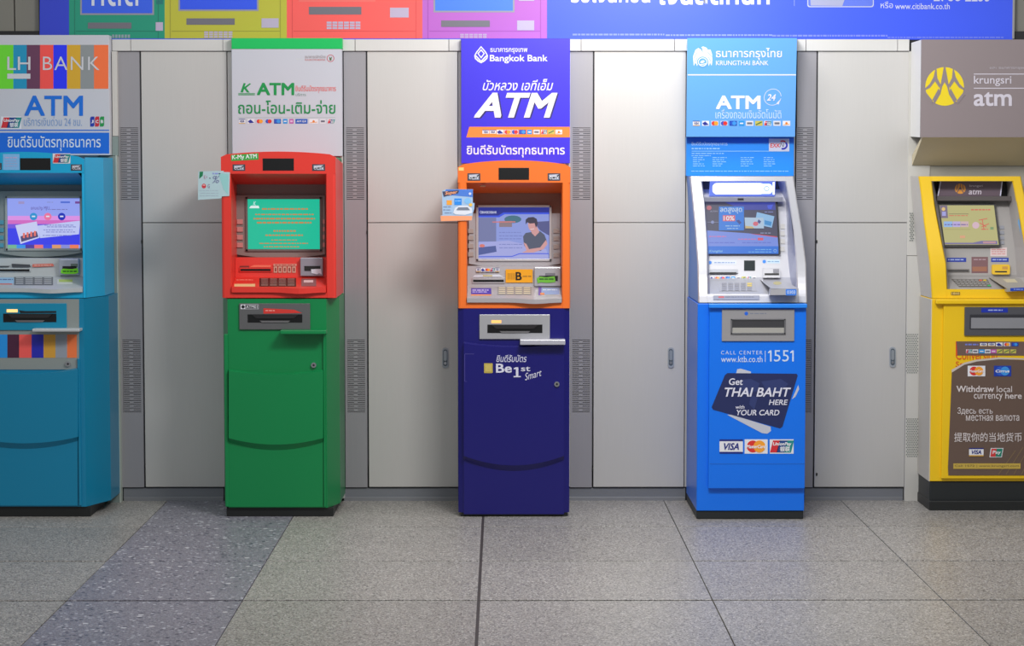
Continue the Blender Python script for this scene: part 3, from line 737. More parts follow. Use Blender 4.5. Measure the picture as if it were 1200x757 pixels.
def lower_a(root, c):
    yf = YF
    x0, x1, cl, cr_, top, bot = c['body']; pb = c['plinth']
    xa, xb = X(x0, yf, 480), X(x1, yf, 480); ch0 = X(cl, yf, 480)-xa; ch1 = xb-X(cr_, yf, 480)
    zt, z0 = Z(top, yf), Z(bot, yf)
    bm = bmesh.new()
    section(bm, [(xa, -.015), (xa, yf+c.get('chd', .05)), (xa+ch0, yf+.004), (xb-ch1, yf+.004), (xb, yf+c.get('chd', .05)), (xb, -.015)], z0, zt)
    bm_obj('cabinet', bm, c['mat'], root)
    bm = bmesh.new(); pa, pc = X(pb[0], yf+.01, 600), X(pb[1], yf+.01, 600)
    wbox(bm, pa, pc, yf+.012, -.02, 0, z0, .002); bm_obj('plinth', bm, mat((22, 24, 24), .5), root)
    # dispenser
    q = c['disp']; d = box('cash_dispenser', q, yf-.006, .012, c['disp_mat'], root, .002)
    s = c['dslot']; box('dispenser_slot', s, yf-.0075, .004, M_BLACK, d, 0)
    w = s[2]-s[0]; h = s[3]-s[1]
    bm = bmesh.new(); prism(bm, [(s[0]+w*.08, s[1]+h*.05), (s[2]-w*.08, s[1]+h*.05), (s[2]-w*.16, s[1]+h*.5), (s[0]+w*.16, s[1]+h*.5)], yf-.014, .008)
    bm_obj('slot_cover', bm, mat((38, 36, 38), .35), d)
    bm = bmesh.new(); prism(bm, [(s[0]+w*.22, s[3]-h*.22), (s[2]-w*.22, s[3]-h*.22), (s[2]-w*.26, s[3]), (s[0]+w*.26, s[3])], yf-.010, .006)
    bm_obj('slot_lip', bm, mat((120, 118, 120), .35, .3), d)
    q = c['shelf']; box('shelf', q, yf-.075, .082, c['shelf_mat'], root, .003)
    # bowed door
    d0, d1 = c['door']; a, am = c['arc1']; b_, bm_ = c['arc2']; e = c['door_b']
    bm = bmesh.new(); prism(bm, arc(d0, d1, a, am, a)+arc(d1, d0, b_, bm_, b_), yf-.026, .034)
    bm_obj('door_panel', bm, c['mat'], root)
    bm = bmesh.new(); loft(bm, [[(x, y-2.0, yf+.0035) for x, y in arc(d0, d1, a, am, a)], [(x, y, yf-.026) for x, y in arc(d0, d1, a, am, a)]]); bm_obj('door_lip', bm, c['mat'], root)
    g = 6.5; bm = bmesh.new(); top_, bot_ = arc(d0, d1, b_, bm_, b_), arc(d0, d1, b_+g*.7, bm_+g, b_+g*.7)
    loft(bm, [[(x, y, yf-.0255) for x, y in top_], [(x, y, yf-.004) for x, y in bot_]]); bm_obj('door_groove', bm, c['mat'], root)
    bm = bmesh.new(); prism(bm, bot_+[(d1, e), (d0, e)], yf-.004, .012)
    bm_obj('door_panel', bm, c['mat'], root)
    for tx0, tx1 in c.get('trims', ()): box('side_trim', (tx0, c['trim_y'], tx1, e), yf-.008, .06, c['mat'], root, .003)
    kx, ky = c['lock']; lf = yf-(.03 if ky > c['arc1'][0] else .004); bm = bmesh.new(); cyl(bm, kx, ky, 3.1, lf-.004, .014, 16); lk = bm_obj('door_lock', bm, M_CHROME, root, label='round metal key lock')
    bm = bmesh.new(); cyl(bm, kx, ky, 1.3, lf-.0055, .003, 10); bm_obj('keyhole', bm, M_DARK, lk)
RED = mat((228, 58, 48), .35); GREEN = mat((10, 132, 72), .32); ORANGE = mat((242, 116, 42), .35); NAVY = mat((22, 19, 108), .3)
TEAL = mat((18, 172, 222), .32); TEALD = mat((12, 130, 170), .32)
nop = lambda *a: None
# ---- green and red machine
m2 = thing('cash_machine', 'cash machine with red hood and green cabinet on black plinth', 'cash machine', (X(328, YF, 480), -.27, 0), 'cash machines along the wall')
def draw_g(P, S):
    P.poly([(S[0]+.5, S[1]+.5), (S[2]-3, S[1]+.5), (S[2]-.5, S[1]+3), (S[2]-.5, S[3]-.5), (S[0]+.5, S[3]-.5)], (18, 198, 160))
    P.poly([(292, 244), (304, 244), (303, 241), (294, 241)], (235, 250, 250), 2); P.text('K', 296.5, 236, 300.5, 240.8, (190, 240, 235), .03, .2)
    o = (205, 140, 80)
    for y, a, b, h in ((244, 307, 362, 1.7), (250.6, 299, 368, 1.4), (255.3, 297, 369, 1.9), (260, 301, 365, 1.9), (269.7, 320.5, 346.5, 1.9), (274.8, 311, 355, 1.7), (280.8, 318, 348, 1), (284.6, 304, 361, 1.2), (288.6, 309, 351, 1.2)):
        P.micro(a, y, b, h, o, 2)
def fp_g(pl, root):
    P = Print(pl); P.poly([(294, 312), (298, 310.6), (317.5, 310.8), (317.5, 313), (293, 313)], (250, 120, 95)); P.rect(281, 311.5, 292, 313.6, (130, 50, 45))
    P.rect(320.5, 309.2, 347.5, 311.8, (225, 160, 140)); P.micro(322, 309.8, 346, 1.2, (200, 80, 70), 2)
    for k in range(5): P.rect(320.8+k*5.4, 312.4, 325+k*5.4, 319.5, (222, 165, 145)); P.rect(322+k*5.4, 313.8, 323.9+k*5.4, 318, (150, 70, 60), 2)
    P.build('instruction_sticker', root)
def lp_g(pl, root):
    P = Print(pl); P.rect(274.5, 332.6, 299, 335.8, (235, 195, 140)); P.micro(277, 327.5, 297, .9, (255, 150, 130)); P.build('ledge_sticker', root)
    pris('fingerprint_pad', rect(353, 326.3, 370.5, 335.4), shift(pl, .004), .006, mat((150, 90, 90), .4), root)
    P = Print(shift(pl, .004)); P.rect(356, 328.2, 367, 331, (235, 200, 200)); P.build('pad_window', root)
def rp_g(pl, root):
    P = Print(pl); P.poly([(364.5, 315.5), (376, 315), (377, 321.5), (374, 320.2), (371.5, 321.5), (365, 320)], (225, 228, 240), 5); P.build('receipt', root)
inner_brown = mat((128, 112, 108), .45)
machine_a(m2, dict(hood=RED, inner=RED, console=RED, upper_inner=inner_brown, out=(259.5, 393.6, 181.5, 177.6, 349), open=(270, 382, 203.6, 343.4), drop=12.5,
    cam=(307.8, 185.6, 344.4, 200), stick=[(272.6, 192.6, 287.4, 200.2), (365.8, 192.4, 381, 200.2)], fasc_b=303, screen=(290.2, 233.4, 374.6, 292), bezel=(277, 380.6, 229, 298),
    bow=4.5, bezel_mat=mat((140, 128, 124), .4), frame_mat=mat((112, 104, 102), .4), scr=(18, 198, 160), se=.85, draw=draw_g, key_mat=mat((205, 140, 135), .4),
    fkeys=[(277.5, y, 284.6, y+5.6) for y in (257, 266, 275.2, 284.4)]+[(378, y, 380.6, y+5.2) for y in (257, 266, 275.2, 284.4)],
    cons=(301.8, 324.5, 336.6, 342.6), card=(280.3, 313.6, 318.6, 318.8), slot_dy=0, receipt=(351.8, 301.9, 378.6, 323.6), rec_mat=mat((165, 160, 172), .3, .3),
    pad=(304, 325.8, 347, 335.7), pad_mat=mat((70, 26, 26), .4), keys_mat=mat((150, 112, 106), .4), face_print=fp_g, rec_print=rp_g, ledge_print=lp_g, lipdip=.018))
bm = bmesh.new(); wbox(bm, X(392, -.33, 270), X(398.6, -.22, 270), -.33, -.07, Z(349.5, -.3), Z(184.5, -.3), .01); bm_obj('rear_housing', bm, GREEN, m2)
P = Print(YF); P.poly([(270.6, 181.6), (302.8, 179.6), (303, 187), (271, 188.7)], (60, 165, 70)); P.text('K-My ATM', 272, 181, 301, 187.6, (240, 245, 240), .03, 0, 2, rot=-.05); P.build('name_sticker', m2)
lower_a(m2, dict(body=(257.6, 395.4, 267.5, 383, 350.2, 595), plinth=(265.4, 390.6), mat=GREEN, chd=.16, disp=(280.3, 355.6, 363.4, 386.2), disp_mat=mat((98, 98, 100), .4, .1),
    dslot=(290.2, 368.4, 354.2, 377.9), shelf=(328.3, 387.2, 382, 391.6), shelf_mat=GREEN, door=(268, 378.5), arc1=(434.6, 439), arc2=(513.4, 521), door_b=594, trims=((263.2, 267.6), (378.9, 381.4)), trim_y=391.5, lock=(367.5, 428)))
P = Print(YF-.006); P.rect(282, 356.8, 303, 362.2, (228, 228, 235)); P.rect(287.5, 357.3, 302.6, 361.7, (25, 27, 32), 2); P.text('ATM01', 288.3, 357.9, 301.8, 361.2, (235, 235, 240), .01, 0, 3); P.poly(ell(284.8, 359.5, 2, 2, 12), (25, 27, 32), 2); P.build('number_sticker', m2); P = Print(YF-.006)
P.poly([(308.7, 361.2), (345, 363), (354, 366.8), (308.7, 367.6)], (215, 55, 48)); P.micro(311, 363.3, 322, 1.4, (240, 150, 140), 2); P.build('dispenser_sticker', m2)
box('side_lock', (395.2, 558.5, 399, 580), YF+.18, .02, M_DARK, m2, .001); 
# ---- orange and navy machine
m3 = thing('cash_machine', 'cash machine with orange hood and dark navy cabinet, in the middle', 'cash machine', (X(602.5, YF, 480), -.27, 0), 'cash machines along the wall')
def draw_b(P, S):
    e = [(560.8, 243.4), (643.4, 243.4), (643.4, 303.2), (560.8, 303.2)]
    P.poly(e, (150, 165, 235)); P.poly([(560.8, 243.4), (643.4, 243.4), (643.4, 249), (591, 249), (585, 254), (560.8, 254)], (40, 50, 150), 2)
    P.poly([(643.4, 249), (643.4, 251), (591.5, 251), (585, 254.6), (560.8, 254.6), (560.8, 252.6), (584, 252.6), (590, 249)], (60, 90, 240), 3)
    P.text('BANGKOKBANK', 565, 247.3, 582, 250.2, (220, 225, 250), .03, 0, 4); P.ring(563.6, 248.6, 1.3, 1.7, .5, (220, 225, 250), 4)
    P.rect(560.8, 255, 581.5, 283, (125, 132, 180), 2); P.poly([(560.8, 284), (596, 282), (640, 292), (643, 303), (560.8, 303)], (175, 180, 240), 2)
    P.poly(ell(601, 257, 10, 4.5, 18), (70, 120, 140), 2); P.rect(585, 259, 600, 266, (150, 130, 140), 2); P.line(577, 260.2, 604, 260, 1.2, (225, 130, 130), 3)
    P.poly(ell(565, 288, 3.2, 2, 12), (230, 130, 120), 3); P.poly([(561, 290), (581, 288), (582, 295), (561, 299)], (85, 100, 165), 3)
    P.poly([(625, 260), (643.4, 259), (643.4, 276), (633, 270)], (90, 95, 150), 2)
    # smiling person with short dark hair and dark shirt, arms folded on a desk
    sk = (222, 165, 165)
    P.poly([(613, 277), (616, 273), (622, 272), (626, 270), (633, 271), (638, 275), (641, 283), (637, 288), (634, 294), (618, 294), (614, 287)], (88, 95, 118), 5)
    P.poly([(621.5, 266), (628.5, 264), (632, 272), (627, 277), (623, 273)], sk, 6)
    P.poly(ell(623.5, 264.5, 4.6, 7.2, 18, -.25), sk, 7); P.poly([(616, 263), (616, 257.5), (619, 254.8), (625, 254.2), (629, 256.5), (630.2, 262), (628, 267), (626.5, 261.5), (621, 262), (618, 260.5)], (62, 58, 80), 8)
    P.line(621.5, 268.8, 626, 268, .7, (245, 235, 240), 9)
    P.poly([(613.5, 284), (617, 286), (620, 292), (633, 290), (640, 281), (641.5, 286), (637, 292), (625, 296), (611.5, 296), (617, 293.5)], sk, 8)
    P.line(609, 297.2, 643, 297.2, 1, (60, 90, 240), 4); P.line(561, 300.8, 600, 300.5, 1.2, (90, 115, 235), 4); P.line(600, 300.5, 609, 297.2, 1, (60, 90, 240), 4)
    for y in (272, 276, 279.5, 286, 290): P.micro(585, y, 612, .7, (120, 130, 200), 3)
def fp_b(pl, root):
    logo_row([(558+i*5.6, 563+i*5.6) for i in range(5)], 313.8, 318.5, ['visa', 'plus', 'mc', 'up', 'visa'], pl, root); 
    P = Print(pl); P.poly([(556, 322.5), (585, 321.5), (590, 324.5), (554, 324.8)], (215, 218, 228)); P.rect(566, 322.4, 577, 323.8, (200, 185, 110), 2); P.build('card_guide', root)
    pris('yellow_plate', rect(592.6, 315.6, 624.2, 331.2), shift(pl, .003), .004, mat((240, 165, 30), .4), root)
    P = Print(shift(pl, .003)); P.text('B', 604.3, 318.8, 611.5, 328.3, (20, 18, 20), .03)
    for k in range(5): P.rect(595+k*1.9, 320, 595.7+k*1.9, 327.5, (160, 110, 30))
    P.micro(612.5, 323, 622.5, 1.5, (170, 120, 40)); P.build('plate_lettering', root)
def lp_b(pl, root):
    P = Print(pl); P.rect(552, 337.6, 575.7, 344.8, (75, 55, 165)); P.micro(553.5, 339.2, 574, 1.4, (190, 180, 230), 2); P.micro(553.5, 341.6, 572, 1, (190, 180, 230), 2); P.rect(552, 345, 575.7, 346.3, (235, 140, 60)); P.build('ledge_sticker', root)
    P = Print(pl); P.rect(631, 337.4, 655.5, 345, (150, 170, 215)); P.rect(631, 336.6, 634.5, 346, (110, 80, 170), 2); P.rect(633, 343, 638, 345.5, (225, 140, 90), 3); P.micro(636, 339, 653, 1.1, (225, 232, 245), 2); P.build('ledge_sticker', root)
def rp_b(pl, root):
    P = Print(pl); P.poly([(629, 326), (633, 324), (640, 325), (650, 323.5), (651, 330.5), (642, 331.5), (634, 330.8), (630, 332)], (110, 185, 60), 5); P.micro(632, 326.3, 649, 1.4, (40, 90, 40), 6); P.build('green_sticker', root)
    box('blower_grille', (639, 320, 650.5, 324), pl-.001, .003, mat((120, 120, 128), .4), root, 0)
machine_a(m3, dict(hood=ORANGE, inner=ORANGE, console=mat((178, 174, 178), .35, .25), upper_inner=mat((150, 112, 95), .45), out=(536.6, 668.4, 193.5, 187.8, 361.2), open=(546, 658.6, 214, 354.3), drop=12.4,
    cam=(584.3, 196.6, 620, 210.8), stick=[(547.8, 203, 562.9, 211.8), (641.8, 203, 656.6, 211.8)], fasc_b=310, screen=(560.6, 243, 643.8, 303.4), bezel=(549.5, 656.4, 250, 309),
    bow=5.0, bezel_mat=mat((182, 180, 184), .35, .2), frame_mat=mat((205, 203, 206), .3, .3), scr=(60, 70, 160), se=.8, draw=draw_b, key_mat=mat((170, 160, 155), .4),
    fkeys=[(548.6, y, 555, y+5.2) for y in (268, 276.2, 285.6, 295.4)]+[(648.5, y, 655, y+5.2) for y in (268, 276.8, 286.4, 296.4)],
    cons=(312, 335, 349.5, 354.4), card=(553, 325.6, 591.8, 332.4), slot_dy=0, receipt=(626.2, 313, 657.4, 335.6), rec_mat=mat((190, 190, 196), .3, .35),
    pad=(582.6, 336, 623, 345.4), pad_mat=mat((150, 146, 146), .4, .1), keys_mat=mat((205, 196, 170), .4), face_print=fp_b, rec_print=rp_b, ledge_print=lp_b, lipdip=.018))
bm = bmesh.new(); prism(bm, [(557.6, 242), (646, 242), (646, 252), (644.5, 252), (557.6, 252)], YF+.216, .016); bm_obj('surround_head', bm, mat((185, 180, 182), .35, .2), m3)
P = Print(YF); P.rect(537.5, 196.2, 543.5, 200, (238, 205, 120)); P.build('price_sticker', m3)
box('floor_lamp_lens' if 0 else 'recess_knob', (563, 217, 569, 219), YF+.02, .01, mat((120, 70, 40), .5), m3, 0)
lower_a(m3, dict(body=(536.9, 667.4, 543.5, 661, 361.4, 600.8), plinth=(540, 665), mat=NAVY, chd=.02, disp=(561.8, 368.6, 644.4, 397.4), disp_mat=M_SILVER,
    dslot=(571.2, 380.4, 635.6, 390.2), shelf=(609.4, 398.2, 662.6, 404.2), shelf_mat=mat((190, 190, 200), .3, .3), door=(543.5, 661), arc1=(402.4, 406.8), arc2=(534.2, 545.4), door_b=602.5, lock=(652.6, 450.2)))
P = Print(YF-.006, 1.6); P.rect(575.8, 375.2, 587.4, 378.6, (255, 180, 100)); P.build('indicator_light', m3, label='glowing orange indicator light')
dpl = YF-.026; P = Print(dpl)
P.text('ยินดีรับบัตร', 581.4, 415.6, 617.8, 424.3, (200, 200, 225), .02, .15)
P.poly(rrect(567.2, 425.6, 577.4, 437.2, .8), (185, 165, 75)); P.rect(568.5, 427, 576, 435.6, (200, 180, 95), 2)
P.text('Be', 581.2, 426.2, 599.8, 436.8, (215, 215, 232), .03); P.poly([(604.6, 430.3), (607.4, 430.3), (607.4, 440.6), (610.2, 440.6), (610.2, 442), (601.8, 442), (601.8, 440.6), (604.6, 440.6), (604.6, 432.6), (602, 432.8), (602, 431.6)], (215, 215, 232), 2)
P.text('st', 610.5, 429.8, 621.5, 435, (215, 215, 232), .02); P.text('Smart', 613.5, 434.8, 636.5, 443, (215, 215, 232), .0, .4, rot=-.28)
P.build_lines('lettering', m3)
P = Print(dpl); P.line(545, 414.8, 555.5, 414.8, .5, (80, 75, 150)); P.line(544.6, 415, 544.6, 447, .5, (80, 75, 150)); P.line(545, 447, 547, 447, .5, (80, 75, 150)); P.build('sticker_outline', m3)
# ---- teal machine, cut by the left edge of the picture
m1 = thing('cash_machine', 'teal blue cash machine with colour stripes, cut off at the far left', 'cash machine', (X(30, YF, 480), -.27, 0), 'cash machines along the wall')
def draw_l(P, S):
    P.rect(S[0]+.5, S[1]+.5, S[2], S[3]-.5, (150, 165, 248)); P.rect(S[0]+.5, 253, S[2], 258, (225, 150, 235), 2); P.rect(S[0]+.5, 258, S[2], 262.5, (215, 110, 200), 2)
    P.rect(S[0]+.5, 262.5, S[2], 267.5, (120, 90, 225), 2); P.rect(S[0]+.5, 267.5, S[2], 287, (60, 65, 240), 2)
    for x, c_ in ((39.3, (40, 150, 215)), (56, (240, 120, 165)), (72.3, (25, 50, 190))): P.poly(ell(x, 253.8, 4.4, 4.4, 18), c_, 3); P.rect(x-2, 252.8, x+2, 254.4, (225, 232, 250), 4)
    P.text('แคมเปญ MJU', 36, 241.5, 58, 246.8, (90, 70, 150), .0, .1); P.micro(58, 245, 79, .9, (120, 120, 190), 3)
    P.rect(21.5, 236, 28.5, 239, (160, 150, 205), 3); P.micro(55, 236.5, 64, 1, (140, 150, 210), 3); P.rect(71, 236, 82, 238, (80, 110, 215), 3); P.rect(88, 236, 94, 238.6, (120, 70, 150), 3)
    P.poly([(18, 264), (43, 259.5), (46.5, 278.5), (24, 286)], (205, 210, 250), 3)
    for k in range(4): P.rect(26.8+k*4.3, 273-k*.8, 29.2+k*4.3, 279-k*.8, (235, 120, 110), 5)
    P.poly([(24, 277), (43, 271), (45, 277.5), (25, 283.5)], (80, 75, 120), 4)
    P.poly([(43.5, 264.5), (94, 258.5), (92.5, 274.5), (47, 279)], (195, 205, 252), 3)
    for a, y in ((52, 263.5), (55, 265.5), (51, 269), (54, 271.5), (50, 275.5)): P.micro(a, y, a+34, .8, (110, 115, 195), 4)
    for k, c_ in enumerate([(120, 185, 150), (60, 150, 235), (80, 60, 160), (235, 120, 130), (60, 80, 235), (225, 160, 110), (140, 145, 220), (245, 130, 90)]): P.rect(9+k*10.4, 286.8, 19.4+k*10.4, 291, c_, 3)
def fp_l(pl, root):
    P = Print(pl); P.poly([(38, 309.5), (62, 308.8), (63.5, 312), (38, 313)], (225, 120, 105)); P.micro(40, 310.4, 60, 1, (240, 190, 180), 2)
    P.poly([(-8, 311.5), (12, 311.5), (10, 313), (-8, 313)], (70, 72, 78)); P.poly([(13.5, 309), (35, 310), (36, 313), (14, 313)], (75, 78, 84)); P.build('card_guide', root)
def lp_l(pl, root):
    P = Print(pl); P.rect(-3, 325.3, 17, 332, (165, 205, 235)); P.rect(-3, 332.2, 14, 333.4, (225, 110, 100)); P.micro(0, 327, 15, 1, (90, 110, 160), 2); P.build('ledge_sticker', root)
    P = Print(pl); P.rect(67, 327, 85, 333, (215, 220, 215)); P.rect(69, 327.3, 85, 330.5, (190, 210, 120), 2); P.build('ledge_sticker', root)
def rp_l(pl, root):
    P = Print(pl); P.poly([(71.5, 316.5), (74, 314.8), (84, 315.4), (91, 314.2), (92, 319.5), (88, 321), (76, 321), (71.3, 320)], (130, 235, 40), 5); P.micro(73.5, 317.2, 90, 1.5, (30, 110, 30), 6); P.build('green_sticker', root)
    box('blower_grille', (83, 309, 91, 313), pl-.001, .003, mat((110, 125, 115), .4), root, 0)
gl = mat((150, 160, 158), .4, .15)
machine_a(m1, dict(hood=TEAL, inner=TEAL, console=mat((196, 202, 204), .35, .15), upper_inner=mat((116, 130, 132), .45), out=(-46, 99.6, 184.5, 178, 349), open=(-34, 96.4, 202.6, 342.5), drop=14,
    cam=(23.4, 185.3, 59.2, 199.4), stick=[(-14, 191, 2, 199), (83, 192.6, 96, 200)], fasc_b=303, screen=(8.6, 232.4, 93.6, 291), bezel=(-4, 95.9, 224, 296),
    bow=5, bezel_mat=gl, frame_mat=mat((175, 182, 178), .4), scr=(120, 140, 245), se=.9, draw=draw_l, key_mat=mat((90, 165, 185), .4),
    fkeys=[(-1.5, y, 4.2, y+5) for y in (258, 267, 276, 285)],
    cons=(302.5, 323.5, 337.5, 342), card=(-12, 314.6, 36, 318.6), slot_dy=0, receipt=(69, 303.5, 92.4, 322.3), rec_mat=mat((185, 192, 205), .3, .3),
    pad=(16.5, 324.5, 62, 334), pad_mat=mat((112, 118, 122), .4), keys_mat=mat((186, 190, 192), .4), face_print=fp_l, rec_print=rp_l, ledge_print=lp_l, lipdip=.018))
# flared right cheek of the hood
bm = bmesh.new(); xr1 = X(99.6, YF, 270); zt1, zb1 = Z(184.5, YF), Z(349, YF)
section(bm, [(xr1+.0005, YF+.014), (xr1+.055, YF+.20), (xr1+.055, -.05), (xr1+.0005, -.05)], zb1, zt1); bm_obj('side_cheek', bm, TEAL, m1)
P = Print(YF); P.rect(3.5, 180.5, 22.8, 199.2, (130, 190, 240)); P.micro(6, 184, 20, 1.5, (185, 180, 225), 2)
for y in (188, 191, 194): P.micro(6, y, 20, 1, (165, 175, 220), 2)
P.build('notice_sticker', m1)
card_logo(61.8, 179.8, 82.4, 191.6, 'up', YF-.001, m1)
P = Print(YF+.217); P.text('OPTIONAL', 16, 222.5, 34, 224.8, (95, 105, 108), .01); P.build('surround_lettering', m1) if 0 else None
lower_a(m1, dict(body=(-46, 119.5, -36, 99.5, 349.6, 593.5), plinth=(-44, 106), mat=TEALD, chd=.22, disp=(-32, 355.5, 78, 387), disp_mat=mat((14, 140, 178), .32),
    dslot=(3.8, 367.5, 66, 377.5), shelf=(37.5, 385.4, 93, 388.8), shelf_mat=mat((200, 205, 208), .3, .2), door=(-34, 91), arc1=(433, 438.5), arc2=(512, 519.5), door_b=592.5, trims=((91.4, 94.4),), trim_y=420, lock=(79.5, 426.5)))
bm = bmesh.new(); prism(bm, rect(-34, 350.6, 92.6, 433), YF+.001, .004); bm_obj('dispenser_surround', bm, mat((150, 158, 156), .4, .15), m1)
P = Print(YF+.001)
for k, c_ in enumerate([(30, 150, 235), (75, 30, 60), (250, 95, 90), (35, 40, 180), (215, 160, 60), (150, 158, 170), (245, 125, 70)]):
    a = [-6, 8.6, 22.4, 37, 51, 65, 78.6, 90]; P.rect(a[k], 392, a[k+1], 419.3, c_)
P.build('colour_stripes', m1)
P = Print(YF-.006); P.poly([(22, 363.6), (30, 364.6), (66, 364.4), (66, 366.6), (24, 367)], (25, 28, 32)); P.build('dispenser_hood', m1)
P = Print(YF-.008, 1.6); P.rect(7.8, 362.4, 20.6, 366, (255, 195, 120)); P.build('indicator_light', m1, label='glowing orange indicator light')
pl_x = X(119.7, YF, 480)
box('side_lock', (120.4, 557, 125, 578), -.16, .03, M_DARK, m1, .001)
# plinth of the teal machine flares with the cabinet
# ================================================================= MACHINES, SECOND TYPE (leaning open frame)
def machine_b(root, c):
    prof = c['prof']; pys = c['pys']; ol, il, ir, orr = c['ol'], c['il'], c['ir'], c['or']
    def ext(q):
        if q < prof[0][0]: return prof[0][1]+(q-prof[0][0])*(prof[1][1]-prof[0][1])/(prof[1][0]-prof[0][0])
        if q > prof[-1][0]: return prof[-1][1]+(q-prof[-1][0])*(prof[-1][1]-prof[-2][1])/(prof[-1][0]-prof[-2][0])
        return interp(prof, q)
    def y_at(py): return sum(ext(py+d*3) for d in range(-7, 8))/15
    lo, hi = pys[0], pys[-1]; nr = 20; pys = sorted(set(pys+[lo+(hi-lo)*i/nr for i in range(1, nr)]))
    pys = [p for i, p in enumerate(pys) if i == 0 or p-pys[i-1] > .01]
    th = .02
    def pl_rows(a, b, extra):
        return [p for p in pys if a <= p <= b]
    bm = bmesh.new()
    t0, t1, b0, b1 = c['tb']          # top bar top / bottom, sill top / bottom
    rows = [p for p in pys]
    e = 1.0
    # stiles
    def band(xa, xb):
        loft(bm, [[(xa(p), p, 'B'), (xa(p), p, y_at(p)+.006), (xa(p)+.9, p, y_at(p)), (xb(p)-.9, p, y_at(p)), (xb(p), p, y_at(p)+.006), (xb(p), p, 'B')] for p in rows])
    vs_rows = []
    def loft_off(fx_):
        prev = None
        for p in rows:
            xa, xb = fx_(p); y = y_at(p); r = []
            A = V(xa, p, y); Bv = V(xb, p, y)
            for q in (Vector((A.x, y+th, A.z)), Vector((A.x, y+.006, A.z)), Vector((A.x+.005, y, A.z)), Vector((Bv.x-.005, y, Bv.z)), Vector((Bv.x, y+.006, Bv.z)), Vector((Bv.x, y+th, Bv.z))): r.append(bm.verts.new(q))
            if prev:
                for i in range(5): bm.faces.new((prev[i], prev[i+1], r[i+1], r[i]))
                bm.faces.new((prev[5], prev[0], r[0], r[5]))
            else: bm.faces.new(r[::-1])
            prev = r
        bm.faces.new(prev)
    loft_off(lambda p: (interp(ol, p), interp(il, p))); loft_off(lambda p: (interp(ir, p), interp(orr, p)))
    def bar(pa, pb):
        m = [p for p in pys if pa < p < pb]; ps = [pa]+m+[pb]; prev = None
        for p in ps:
            xa, xb = interp(il, p)-1, interp(ir, p)+1; y = y_at(p); r = []
            A = V(xa, p, y+.0005); B_ = V(xb, p, y+.0005)
            for q in (A, B_, B_+Vector((0, th, 0)), A+Vector((0, th, 0))): r.append(bm.verts.new(q))
            if prev:
                for i in range(4): bm.faces.new((prev[i], prev[(i+1) % 4], r[(i+1) % 4], r[i]))
            else: bm.faces.new(r[::-1])
            prev = r
        bm.faces.new(prev)
    bar(t0, t1); bar(b0, b1)
    bm_obj('frame', bm, c['frame'], root)
    # side panels back to the wall and top plate
    for edge_, sg in ((ol, 1), (orr, -1)):
        bm = bmesh.new(); prev = None
        for p in rows:
            y = y_at(p)+th; A = V(interp(edge_, p), p, y_at(p)); bx_ = c['back_x'](p) if sg == 1 and c.get('back_x') else None
            xb_ = V(bx_, p, -.014).x if bx_ else A.x
            r = [bm.verts.new(q) for q in (Vector((A.x, y, A.z)), Vector((xb_, -.014, A.z)), Vector((xb_+sg*.012, -.014, A.z)), Vector((A.x+sg*.012, y, A.z)))]
            if prev:
                for i in range(4): bm.faces.new((prev[i], prev[(i+1) % 4], r[(i+1) % 4], r[i]))
            else: bm.faces.new(r[::-1])
            prev = r
        bm.faces.new(prev); bm_obj('side_panel', bm, c['side'], root)
    bm = bmesh.new(); p = rows[0]; y = y_at(p); a = V(interp(ol, p), p, y); b = V(interp(orr, p), p, y)
    wbox(bm, a.x+.013, b.x-.013, y+th, -.06, a.z-.012, a.z); bm_obj('top_plate', bm, c['side'], root)
    # interior surface
    ip = c['inner_prof']; il2, ir2 = c['iil'], c['iir']
    bm = bmesh.new(); loft(bm, [[(interp(il2, p), p, yy), (interp(ir2, p), p, yy)] for p, yy in ip])
    bm_obj('console', bm, c['inner_mat'], root)
    # right and left inner cheeks
    for nm, e1, e2 in (('inner_cheek', ir, ir2), ('inner_cheek', il, il2)):
        bm = bmesh.new(); loft(bm, [[(interp(e1, p), p, y_at(p)+.004), (interp(e2, p), p, interp(ip, p))] for p in [q for q, _ in ip]])
        bm_obj(nm, bm, c['cheek'], root)
def lower_b(root, c):
    yf = c['yf']; xa, xb = X(c['x'][0], yf, 460), X(c['x'][1], yf, 460); zt, z0 = Z(c['z'][0], yf, c['cx']), Z(c['z'][1], yf, c['cx'])
    bm = bmesh.new(); wbox(bm, xa, xb, yf, -.014, z0, zt, .003); bm_obj('cabinet', bm, c['mat'], root)
    bm = bmesh.new(); wbox(bm, xa+.001-c.get('pe', .0), xb-.003+c.get('pe', 0), yf+.006-c.get('pe', 0), -.014, 0, z0, .004); bm_obj('plinth', bm, mat((32, 36, 38), .5), root)
